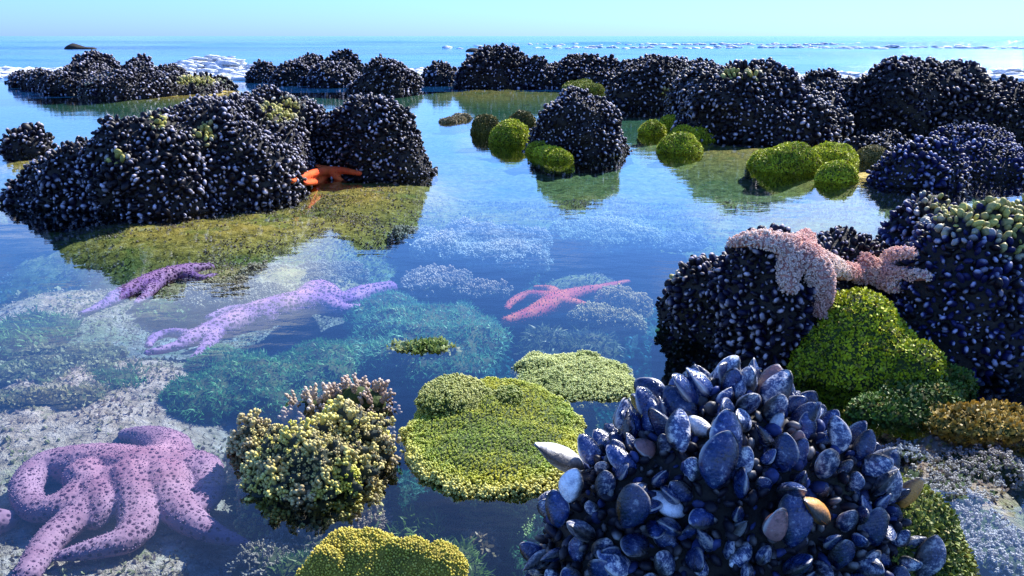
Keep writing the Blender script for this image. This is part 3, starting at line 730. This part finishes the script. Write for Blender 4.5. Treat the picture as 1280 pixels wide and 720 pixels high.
patch('pale_coral_plate', 'large grey fuzzy coral plate below the surface at centre', 'coral', [(608, 298, 72, 20, -.07, .03), (560, 300, 45, 14, -.07, .03), (650, 312, 36, 12, -.08, .03), (520, 292, 32, 6, -.07, .02)], .014, T_KNOB, 1.5, [(.34, .34, .25), (.66, .64, .48), (.8, .78, .65)], group=GR, matl=M_CORAL)
patch('pale_coral_plate', 'oval pale green coral plate right of the grey one', 'coral', [(764, 283, 68, 16, -.06, .04)], .013, T_KNOB, 1.5, [(.32, .38, .22), (.60, .66, .38), (.72, .76, .52)], group=GR, matl=M_CORAL)
patch('pale_coral_plate', 'faint pale coral ridge touching the near right rock under water', 'coral', [(850, 300, 34, 9, -.09, .02)], .016, T_KNOB, 1.5, [(.24, .26, .2), (.44, .46, .34)], group=GR, matl=M_CORAL)
patch('pale_coral_plate', 'beige coral ridge under water left of the red star', 'coral', [(545, 345, 46, 11, -.05, .03), (600, 358, 30, 7, -.05, .02)], .014, T_KNOB, 1.5, [(.30, .26, .18), (.52, .46, .34)], group=GR, matl=M_CORAL)
patch('pale_coral_plate', 'wide beige coral bank behind the long violet star', 'coral', [(350, 350, 90, 17, -.08, .03), (290, 362, 70, 14, -.05, .03), (400, 340, 60, 10, -.09, .03)], .013, T_KNOB, 1.4, [(.26, .22, .12), (.50, .44, .28), (.65, .58, .44)], group=GR, matl=M_CORAL)
patch('pale_coral_plate', 'yellow nubbly coral ring curling to the right of the red star', 'coral', [(745, 388, 30, 9, -.04, .03), (770, 366, 22, 7, -.03, .03), (798, 372, 13, 8, -.03, .03), (782, 392, 22, 6, -.04, .03)], .010, T_KNOB, 1.5, [(.30, .28, .08), (.52, .48, .20), (.66, .60, .36)], group=GR, matl=M_CORAL)
patch('seaweed_patch', 'dark green weed behind the pale green flat coral plate', 'seaweed', [(725, 425, 50, 13, -.05, .03), (680, 425, 30, 14, -.05, .03)], .014, T_FROND, 2.2, [(.06, .14, .06), (.20, .28, .14)], bias=(-.6, 0, 0))
patch('seaweed_patch', 'tan feathery tuft between the branching coral and yellow dome', 'seaweed', [(452, 640, 32, 26, -.05, .07)], .009, T_BRANCH, 1.8, [(.30, .22, .14), (.52, .42, .30)], jitter=.4, up=.5, matl=M_CORAL)
patch('seaweed_patch', 'bright green tuft behind the yellow dome', 'seaweed', [(530, 650, 46, 24, -.05, .06), (560, 690, 40, 26, -.035, .06)], .010, T_BLADE, 3.0, [(.04, .12, .02), (.20, .34, .05)], jitter=.5, up=.4)
patch('seaweed_patch', 'olive brown tuft under the round green coral', 'seaweed', [(560, 628, 55, 18, -.18, .05)], .010, T_LEAF, 2.0, [(.05, .08, .02), (.16, .20, .07)], jitter=.5)
patch('seaweed_patch', 'small tan tuft right of the green tufts', 'seaweed', [(600, 664, 20, 12, -.05, .04)], .008, T_LEAF, 1.9, [(.28, .22, .12), (.48, .40, .24)], jitter=.5)
patch('seaweed_patch', 'green leafy fringe along the left side of the yellow dome', 'seaweed', [(370, 700, 40, 22, -.035, .06)], .009, T_BLADE, 2.8, [(.04, .12, .02), (.22, .34, .08)], jitter=.5, up=.3)
patch('seaweed_patch', 'grey white feathery tuft right of the dotted star tip', 'seaweed', [(330, 690, 40, 18, -.05, .03), (370, 670, 44, 12, -.05, .03)], .009, T_BRANCH, 1.5, [(.26, .24, .18), (.46, .42, .34)], jitter=.6, up=.3, matl=M_CORAL)
patch('seaweed_patch', 'dark weed in the shade at the left foot of the mussel cluster', 'seaweed', [(690, 680, 50, 40, -.22, .06)], .012, T_FROND, 2.4, [(.03, .06, .03), (.08, .12, .06)], jitter=.5, up=.2)
patch('seaweed_patch', 'blue green weed under the left edge of the branching coral', 'seaweed', [(300, 610, 40, 30, -.24, .06)], .012, T_LEAF, 2.2, [(.06, .16, .10), (.14, .28, .18)], jitter=.5)
REFL_PALE = [(.52, .46, .42), (.76, .70, .64), (.82, .78, .74)]  # added pale mats: sky reflection over the mottled shallows, put into the colour
patch('reflection_mat', 'pale pinkish feathery mat in shallow water right of the mussel cluster', 'seaweed', [(1190, 600, 62, 26, -.045, .014), (1235, 575, 60, 16, -.045, .014)], .010, T_KNOB, 1.1, REFL_PALE, jitter=.7, matl=M_CORAL, group='pale mats in the right shallows')
patch('reflection_mat', 'pale feathery mat at the bottom right corner', 'seaweed', [(1250, 680, 62, 34, -.05, .014), (1225, 650, 40, 18, -.05, .014)], .009, T_KNOB, 1.1, REFL_PALE, jitter=.7, matl=M_CORAL, group='pale mats in the right shallows')
patch('reflection_mat', 'small bluish white mat at the upper edge of the right shallows', 'seaweed', [(1150, 562, 40, 10, -.04, .012)], .009, T_KNOB, 1.1, [(.5, .52, .56), (.7, .72, .76)], jitter=.7, matl=M_CORAL, group='pale mats in the right shallows')
patch('seaweed_patch', 'dark green weed clump in deep water below the round green coral', 'seaweed', [(620, 690, 50, 22, -.22, .06), (655, 665, 30, 14, -.22, .05)], .010, T_BLADE, 2.6, [(.05, .2, .05), (.2, .42, .14)], jitter=.5, up=.4)
patch('seaweed_patch', 'dim green weed in deep water between the branching coral and round green coral', 'seaweed', [(500, 600, 26, 22, -.22, .06)], .010, T_FROND, 2.2, [(.05, .2, .08), (.18, .4, .2)], jitter=.5, up=.4)
# yellow dome
growth('sponge_dome', 'smooth yellow green dome with two hollows at the bottom edge', 'sponge',
    [dome(462, 800, 84, 664, .55), dome(548, 800, 50, 690, .6), dome(408, 805, 44, 688, .6), dome(505, 800, 60, 674, .5)], .0032, T_NUB, 1.1, [(.36, .34, .03), (.66, .50, .05), (.74, .62, .20)], wob=.10, wfreq=5, svar=.5, basemat=m_noise('sponge_skin', [(.4, (.14, .13, .02)), (.6, (.34, .26, .03))], 24., bump=1.))

# algae skirt at the right of the mussel clump
cushion('yellow green nubbly algae skirt along the right foot of the mussel cluster', [(1120, 790, 92, 610, .9), (1090, 770, 70, 585, .8)], .010, ca=(.10, .14, .01), cb=(.34, .38, .06), group='algae by the mussel cluster', size=1.6)

# fuzzy turf on the shelves (no one could count it)
def turf():
    k = (BV[:, 1] < 5.0) & (BV[:, 1] > .7) & (BV[:, 2] > -.62) & (np.abs(BV[:, 0]) < .75 * BV[:, 1] + .2)
    T = BT[k[BT].all(1)]
    p, nn = sample(BV, T, .0105, over=3)
    pp = project(p); den = fbm(p, 5, 3, 61) + .25
    q = (pp[:, 0] > -60) & (pp[:, 0] < 1340) & (rng.random(len(p)) < np.clip(den * 2.2, .15, 1)); p, nn = p[q], nn[q]
    def cf(pts, h, r):
        t = np.clip(.5 + 1.2 * fbm(pts, 4, 3, 71), 0, 1)
        dp = np.clip((-.2 - pts[:, 2]) / .15, 0, 1)
        b = mixc((.44, .32, .20), (.32, .32, .10), t); b = mixc(b, (.58, .42, .36), (r[:, 0] < .3) * .8 * (1 - dp)); b = mixc(b, (.14, .34, .10), dp * .8)
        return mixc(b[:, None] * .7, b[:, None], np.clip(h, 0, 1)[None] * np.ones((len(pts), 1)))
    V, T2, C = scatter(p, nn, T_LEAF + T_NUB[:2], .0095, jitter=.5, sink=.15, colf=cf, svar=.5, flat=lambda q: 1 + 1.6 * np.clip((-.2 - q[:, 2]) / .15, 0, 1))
    tag(obj('algae_turf', V, T2, M_WEED, C, smooth=False), 'short fuzzy beige and olive turf growing on the pool bed', 'algae', kind='stuff')
turf()

# ---------------------------------------------------------------- the near mussel cluster
def valve(L=1., w=.52, th=.17, seed=0, asym=.1):
    nu, ns = 15, 11; V = []; C = []
    for i in range(nu):
        u = .5 - .5 * math.cos(math.pi * (i / (nu - 1))); u = min(max(u, .004), .997)
        W = .5 * w * max(math.sin(math.pi * u ** 1.0), 0) ** .58; T = th * max(math.sin(math.pi * u ** .75), 0) ** .75
        cen = asym * math.sin(math.pi * u) * (1 - .4 * u)
        for j in range(ns):
            s = -math.cos(math.pi * j / (ns - 1)); q = max(1 - abs(s) ** 2.3, 0) ** .62
            V.append((cen + s * W, T * q, L * (u - .3)))
            ed = max(abs(s) ** 5 * min(1, u * 2), max(0, (u - .88) / .12) * (1 if abs(s) > .0 else 1)); C.append((u + .22 * s * s * (1 - u), ed ** 1.5, s * .5 + .5))
    # inner face closes the valve: same outline, lying just inside the commissure
    T2 = [(i * ns + j, i * ns + j + 1, (i + 1) * ns + j + 1, (i + 1) * ns + j) for i in range(nu - 1) for j in range(ns - 1)]
    V = np.array(V); n = len(V); Vi = V.copy(); Vi[:, 1] = V[:, 1] * .25
    T3 = [(a + n, d + n, c + n, b + n) for a, b, c, d in T2]
    V = np.concatenate([V, Vi]); C = np.array(C + C)
    V += .006 * np.stack([vnoise(V * 9 + seed * 7, 3), vnoise(V * 9 + seed * 7, 4), vnoise(V * 9 + seed, 5)], 1)
    return V, np.array(T2 + T3), C
VALVES = {}
def valve_data(kind, variant, side):
    k = (kind, variant, side)
    if k not in VALVES:
        V, T, C = valve(1., [.58, .64, .70, .60][variant], [.21, .19, .22, .18][variant], variant, [.10, .06, .12, -.09][variant])
        V = V.copy(); V[:, 1] += .008
        if side: V[:, 1] *= -1; T = T[:, ::-1]
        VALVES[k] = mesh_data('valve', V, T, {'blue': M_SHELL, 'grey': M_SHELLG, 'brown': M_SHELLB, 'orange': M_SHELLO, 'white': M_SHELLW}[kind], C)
    return VALVES[k]
ND = [(905, 790, 175, 492, .85), (800, 780, 120, 560, .8), (1010, 780, 130, 545, .8), (905, 700, 150, 500, .8), (752, 740, 56, 628, .8), (1075, 770, 75, 615, .8)]
V, T = merge([dome(*d, rzb=.35) for d in ND]); V, T = remesh(V, T, .012, 4)
V = V + vnormals(V, T) * (fbm(V, 7, 3, 2) * .02)[:, None]
cb = V.mean(0); cb[2] = 0
core = empty('mussel_bed_rock', cb, 'dark rock almost hidden under the large blue mussels in the right foreground', 'rock')
obj('stone', V, T, M_ROCK, parent=core, loc=cb)
BVHS.append(BVHTree.FromPolygons(V.tolist(), T.tolist()))
p, nn = sample(V, T, .012, keep=lambda p, n: (p[:, 2] > -.15) & (n[:, 2] > -.5))
def cf(pts, h, r):
    b = mixc((.012, .012, .02), (.03, .05, .16), (r[:, 0] < .3) * r[:, 1]); t = mixc((.06, .05, .05), (.24, .23, .22), r[:, 2])
    return mixc(b[:, None], t[:, None], np.clip((h - .7) / .2, 0, 1)[None] * (r[:, 1:2] < .3))
V2, T2, C2 = scatter(p, nn, T_MUS, .019, jitter=.6, sink=.2, colf=cf, svar=.5)
o = obj('young_mussels', V2, T2, M_CRUST, C2, parent=core, loc=cb); o['kind'] = 'stuff'
cam = np.array([0, 0, H])
def vis(p, n):
    d = cam - p; d /= np.linalg.norm(d, axis=1, keepdims=True); pp = project(p)
    return ((n * d).sum(1) > -.12) & (p[:, 2] > -.05) & (pp[:, 0] > 600) & (pp[:, 0] < 1230) & (pp[:, 1] < 745)
p, nn = sample(V, T, .0270, keep=vis, over=14)
print('cand', len(p)); o_ = rng.permutation(len(p))[:298]; p, nn = p[o_], nn[o_]
print('mussels', len(p))
def set_mussel(proto, pos, d, roll, size, kind, variant, label, group):
    if proto is None:
        root = empty('mussel', pos, label, 'mussel', group)
        kids = [bpy.data.objects.new('valve', valve_data(kind, variant, 0)), bpy.data.objects.new('valve', valve_data(kind, variant, 1))]
    else:
        root = proto.copy(); root['label'] = label; COL.objects.link(root); kids = [c.copy() for c in proto.children]
        if group: root['group'] = group
        for s, c in enumerate(kids): c.data = valve_data(kind, variant, s)
    root.location = [float(v) for v in pos]
    m = Matrix(rot_to(np.array([d]), np.array([roll]))[0].tolist())
    root.rotation_mode = 'QUATERNION'; root.rotation_quaternion = m.to_quaternion(); root.scale = (size,) * 3
    for s, c in enumerate(kids):
        COL.objects.link(c); c.parent = root
        c.rotation_euler = ((-.03 if s else .03) * random.random() * 2, 0, 0)
    return root
proto = None
G = 'mussels of the near cluster'
pp = project(p)
special = {}
def nearest(x, y): 
    for i in np.argsort((pp[:, 0] - x) ** 2 + (pp[:, 1] - y) ** 2):
        if i not in special: return int(i)
TOC = lambda q: (cam - q) / np.linalg.norm(cam - q)
SPEC = [(897, 618, 'blue', .082, 'largest bright blue mussel standing upright at the centre of the cluster', 'face'),
        (978, 672, 'blue', .074, 'broad glossy blue mussel lying low, right of the largest blue one', 'face'),
        (948, 662, 'brown', .062, 'pinkish brown mussel beside the largest blue one', 'face'),
        (720, 582, 'white', .085, 'white worn mussel pointing up at the left edge of the cluster', 'side'),
        (722, 622, 'white', .055, 'small round white mussel below the pointed white one', 'face'),
        (755, 525, 'grey', .06, 'pale mussel tip sticking out at the upper left of the cluster', 'side'),
        (1117, 637, 'orange', .055, 'orange brown mussel near the right edge of the cluster', 'face'),
        (1028, 640, 'orange', .06, 'slim amber edged mussel in the lower right of the cluster', 'side'),
        (775, 650, 'blue', .07, 'blue mussel with a pale rim low on the left side of the cluster', 'face'),
        (712, 656, 'blue', .055, 'small bright blue mussel lowest at the far left of the cluster', 'face'),
        (844, 560, 'grey', .062, 'round dusty blue mussel left of centre, facing forward', 'face'),
        (925, 572, 'blue', .07, 'dark blue mussel framed by two upright shells above the largest one', 'face'),
        (1165, 700, 'grey', .07, 'round grey blue mussel lowest at the right end of the cluster', 'face')]
for (x, y, k, sz, lab, mode) in SPEC: special[nearest(x, y)] = (k, sz, lab, mode)
SPOTS = np.array([p[k] for k in special])
for i in range(len(p)):
    if i not in special and np.linalg.norm(SPOTS - p[i], axis=1).min() < .029: continue
    n = nn[i]; q = p[i]; t = TOC(q); side = np.array([-t[1], t[0], 0])
    d = n * .75 + np.array([0, 0, .65]) + rng.normal(0, .5, 3); d /= np.linalg.norm(d)
    kind = 'blue'; r = rng.random()
    right = pp[i, 0] > 1020 or pp[i, 1] > 690 or pp[i, 1] < 500
    if r < (.36 if right else .24): kind = 'grey'
    elif r < (.39 if right else .26): kind = 'white'
    elif r < (.41 if right else .28): kind = 'brown'
    size = .052 * (1.15 if pp[i, 1] < 540 else 1.) * rng.uniform(.62, 1.25); var = int(rng.integers(0, 4)); lab = None; mode = None
    if i in special: kind, size, lab, mode = special[i]; q = q + n * .012 + t * .02
    # how the broad face turns: half of them towards the viewer's side of the mound
    if mode == 'face': d = np.array([0, 0, 1.]) + rng.normal(0, .25, 3) - t * .1
    d /= np.linalg.norm(d)
    R0 = rot_to(np.array([d]), np.array([0.]))[0]; f = n * .4 + t * .8 + np.array([.25, 0, 0]); a0 = math.atan2(-(f @ R0[:, 0]), f @ R0[:, 1])
    roll = a0 + (rng.normal(0, .5) if rng.random() < .55 else rng.uniform(-1.6, 1.6))
    if mode == 'face': roll = a0 + .1
    if mode == 'side': roll = a0 + 1.0
    if rng.random() < .5: roll += math.pi
    zone = ('upper rim' if pp[i, 1] < 505 else 'lower edge' if pp[i, 1] > 655 else 'left flank' if pp[i, 0] < 815 else 'right flank' if pp[i, 0] > 1010 else 'middle')
    kn = {'blue': 'blue black', 'grey': 'worn grey blue', 'white': 'worn white', 'brown': 'brownish', 'orange': 'orange'}[kind]
    lab = lab or f'{kn} mussel packed among others on the {zone} of the near cluster'
    grp = G if i in special else f'{kn} mussels on the {zone} of the near cluster'
    r0 = set_mussel(proto, q + d * size * .22, d, roll, size, kind, var, lab, grp)
    proto = proto or r0

# ---------------------------------------------------------------- water
def water_material():
    m, nt = mat('pool_water'); n = N(nt)
    tc = n('ShaderNodeTexCoord').outputs['Object']
    mp = n('ShaderNodeMapping', i={'Vector': tc, 'Scale': (1., 1.6, 1.)}).outputs[0]
    a = n('ShaderNodeTexNoise', i={'Vector': mp, 'Scale': 9., 'Detail': 3., 'Roughness': .5})
    a2 = n('ShaderNodeTexNoise', i={'Vector': mp, 'Scale': 1.6, 'Detail': 2.})
    hh = n('ShaderNodeMath', operation='MULTIPLY_ADD', i={0: a2.outputs[0], 1: 3.0, 2: a.outputs[0]})
    b = n('ShaderNodeBump', i={'Height': hh.outputs[0], 'Strength': .13, 'Distance': .006})
    fr = n('ShaderNodeFresnel', i={'IOR': 1.35, 'Normal': b.outputs[0]})
    g = n('ShaderNodeBsdfGlossy', i={'Color': (1, 1, 1, 1), 'Roughness': .03, 'Normal': b.outputs[0]})
    t = n('ShaderNodeBsdfTransparent', i={'Color': (1, 1, 1, 1)})
    s = n('ShaderNodeMixShader', i={0: fr.outputs[0], 1: t.outputs[0], 2: g.outputs[0]})
    v = n('ShaderNodeVolumeAbsorption', i={'Color': (.40, .76, .96, 1), 'Density': 2.9})
    o = n('ShaderNodeOutputMaterial', i={'Surface': s.outputs[0], 'Volume': v.outputs[0]})
    return m
def box(x0, x1, y0, y1, z0, z1):
    V = np.array([(x, y, z) for z in (z0, z1) for y in (y0, y1) for x in (x0, x1)], float)
    Fq = np.array([(0, 2, 3, 1), (4, 5, 7, 6), (0, 1, 5, 4), (2, 6, 7, 3), (0, 4, 6, 2), (1, 3, 7, 5)]); return V, Fq
V, Fq = box(X0 + .2, X1 - .2, Y0 + .2, 16.2, -2.2, 0.0)
tag(obj('pool_water', V, Fq, water_material(), smooth=False), 'clear still blue tide pool water', kind='structure')

def sea():
    # fan of rings from the pool edge to the horizon
    ang = np.radians(np.linspace(-70, 70, 420)); D = np.concatenate([np.geomspace(14, 160, 330), np.geomspace(170, 6000, 40)])
    A, R = np.meshgrid(ang, D); X = R * np.sin(A); Y = R * np.cos(A)
    Pp = np.stack([X, Y * 2.2, R * 0], -1).reshape(-1, 3)
    w = fbm(Pp, .22, 4, 12).reshape(X.shape); w2 = fbm(Pp * [.35, 1, 1], .10, 2, 19).reshape(X.shape)
    amp = np.clip((R - 15) / 8, 0, 1) * np.clip(1.4 - R / 400, .0, 1)
    Z = (w * .05 + w2 * .07) * amp - .004 * (1 - amp) - .02
    for (y0, h, wd) in [(62, .16, 2.0), (88, .22, 3.0), (118, .22, 4.0)]:
        yy = y0 + 4 * vnoise(np.stack([X / 18, Y * 0 + y0, X * 0], -1).reshape(-1, 3), 4).reshape(X.shape)
        Z += h * np.exp(-((Y - yy) / wd) ** 2) * np.clip(.6 + vnoise(np.stack([X / 9, Y * 0 + y0, X * 0], -1).reshape(-1, 3), 8).reshape(X.shape), 0, 1.3)
    V = np.stack([X, Y, Z], -1).reshape(-1, 3)
    m, nt = mat('open_sea'); n = N(nt)
    tc = n('ShaderNodeTexCoord').outputs['Object']
    mp = n('ShaderNodeMapping', i={'Vector': tc, 'Scale': (.45, 1.2, 1.)}).outputs[0]
    a = n('ShaderNodeTexNoise', i={'Vector': mp, 'Scale': 1.6, 'Detail': 6., 'Roughness': .6})
    b = n('ShaderNodeBump', i={'Height': a.outputs[0], 'Strength': .7, 'Distance': .25})
    a2 = n('ShaderNodeTexNoise', i={'Vector': n('ShaderNodeMapping', i={'Vector': tc, 'Scale': (.012, .05, 1.)}).outputs[0], 'Scale': 1., 'Detail': 4.})
    c = rampn(n, a2.outputs[0], [(.4, (.010, .08, .24)), (.6, (.025, .17, .34))])
    p_ = n('ShaderNodeBsdfPrincipled', i={'Base Color': c, 'Roughness': .12, 'IOR': 1.33, 'Normal': b.outputs[0]})
    out(n, p_.outputs[0])
    tag(obj('sea', V, grid_faces(len(ang), len(D)), m), 'blue open sea reaching the horizon', kind='structure')
    # broken white water
    mf = m_noise('sea_foam', [(.3, (.40, .45, .50)), (.6, (.62, .66, .70))], 3., bump=.8, dist=.05)
    def foam(label, x0, x1, y, depth, h, n_, sz, seed):
        r = np.random.default_rng(seed); parts = []
        for k in range(n_):
            x = r.uniform(x0, x1); t = vnoise(np.array([[x * .9 / max(sz * 3, .3), seed, 0]]), 3)[0]; dy = r.normal(0, depth)
            z = h * (0.5 + .5 * t) * math.exp(-(dy / depth) ** 2) * r.uniform(.1, 1)
            s = sz * r.uniform(.4, 1.2); parts.append((ICO1[0] * [s * 2.2, s, s * .55] * (1 + .3 * r.uniform(-1, 1, (len(ICO1[0]), 1))) + [x, y + dy + .6 * t, z], ICO1[1]))
        V, T = merge(parts); tag(obj('surf_foam', V, T, mf), label, 'surf', 'white surf', 'stuff')
    def fx(px, y): return Py(px, 90, y)[0]
    foam('white wave breaking behind the left background rocks', fx(190, 19), fx(335, 19), 19, .55, .40, 1300, .085, 1)
    foam('white surf washing in at the far left edge', fx(-60, 20), fx(120, 20), 20, .9, .16, 900, .09, 2)
    foam('pale foam behind the middle background rocks', fx(480, 19), fx(600, 19), 19.5, 1.4, .06, 500, .09, 3)
    foam('white foam behind the right end rocks', fx(1200, 19), fx(1330, 19), 18, .8, .22, 500, .08, 4)
    foam('thin white breaker line on the right, just under the horizon', fx(560, 62), fx(1400, 62), 62, 1.2, .2, 420, .15, 5)
    foam('broken whitecaps on the far line of waves', fx(640, 88), fx(1400, 88), 88, 1.8, .22, 200, .18, 6)
    foam('low foam between the two right background rocks', fx(960, 18), fx(1100, 18), 18.5, .6, .10, 200, .08, 7)
sea()

# ---------------------------------------------------------------- light, sky, camera
SUN_EL, SUN_AZ = math.radians(46), math.radians(42)    # azimuth to the right of the view direction
w = bpy.data.worlds.new('World'); S.world = w; w.use_nodes = True; nt = w.node_tree; nt.nodes.clear(); n = N(nt)
sky = n('ShaderNodeTexSky', sky_type='NISHITA', sun_disc=False, sun_elevation=SUN_EL, sun_rotation=SUN_AZ, air_density=1.0, dust_density=.3, ozone_density=3.0, altitude=0)
tc = n('ShaderNodeTexCoord').outputs['Generated']
sp = n('ShaderNodeSeparateXYZ', i={0: tc})
lo = n('ShaderNodeMapRange', i={'Value': sp.outputs[2], 'From Min': .0, 'From Max': .20})
zz = n('ShaderNodeMath', operation='ADD', i={0: sp.outputs[2], 1: .12}); zc = n('ShaderNodeMath', operation='MAXIMUM', i={0: zz.outputs[0], 1: .02})
dv = n('ShaderNodeCombineXYZ', i={0: zc.outputs[0], 1: zc.outputs[0], 2: 1.})
pr = n('ShaderNodeVectorMath', operation='DIVIDE', i={0: tc, 1: dv.outputs[0]})
cn = n('ShaderNodeTexNoise', i={'Vector': pr.outputs[0], 'Scale': 1.1, 'Detail': 7., 'Roughness': .62, 'Distortion': .4})
cm = n('ShaderNodeMapRange', i={'Value': cn.outputs[0], 'From Min': .50, 'From Max': .72})
el = n('ShaderNodeMapRange', i={'Value': sp.outputs[2], 'From Min': .05, 'From Max': .16})
el2 = n('ShaderNodeMapRange', i={'Value': sp.outputs[2], 'From Min': .30, 'From Max': .52, 'To Min': 1., 'To Max': .15})
elm = n('ShaderNodeMath', operation='MULTIPLY', i={0: el.outputs[0], 1: el2.outputs[0]})
cf_ = n('ShaderNodeMath', operation='MULTIPLY', i={0: cm.outputs[0], 1: elm.outputs[0]})
cf2 = n('ShaderNodeMath', operation='MULTIPLY', i={0: cf_.outputs[0], 1: .85})
tint = n('ShaderNodeMix', data_type='RGBA', blend_type='MULTIPLY', i={0: 1., 6: sky.outputs[0], 7: n('ShaderNodeMix', data_type='RGBA', i={0: lo.outputs[0], 6: (.26, .45, 1.12, 1), 7: (.42, .74, 1.34, 1)}).outputs[2]}).outputs[2]
mx = n('ShaderNodeMix', data_type='RGBA', i={0: cf2.outputs[0], 6: tint, 7: (7., 7.8, 9., 1)}).outputs[2]
bg = n('ShaderNodeBackground', i={'Color': mx, 'Strength': .115})
n('ShaderNodeOutputWorld', i={'Surface': bg.outputs[0]})
sl = bpy.data.lights.new('sun', 'SUN'); sl.energy = 5.0; sl.angle = math.radians(.5); sl.color = (1, .95, .87)
so = bpy.data.objects.new('sun', sl); COL.objects.link(so)
dirv = Vector((-math.sin(SUN_AZ) * math.cos(SUN_EL), -math.cos(SUN_AZ) * math.cos(SUN_EL), -math.sin(SUN_EL)))
so.rotation_mode = 'QUATERNION'; so.rotation_quaternion = dirv.to_track_quat('-Z', 'Y')
cd = bpy.data.cameras.new('camera'); cd.sensor_width = 36; cd.lens = F / 1280 * 36; cd.clip_start = .02; cd.clip_end = 20000
co = bpy.data.objects.new('camera', cd); COL.objects.link(co); co.location = (0, 0, H); co.rotation_euler = (math.pi / 2 - PITCH, 0, 0); S.camera = co
S.view_settings.view_transform = 'Standard'; S.view_settings.look = 'None'; S.view_settings.gamma = 1; S.view_settings.exposure = 1.2
S.render.engine = 'CYCLES'; S.cycles.use_denoising = True
S.cycles.max_bounces = 6; S.cycles.transparent_max_bounces = 8; S.cycles.diffuse_bounces = 2; S.cycles.glossy_bounces = 3
S.cycles.caustics_reflective = False; S.cycles.caustics_refractive = False; S.cycles.sample_clamp_indirect = 4
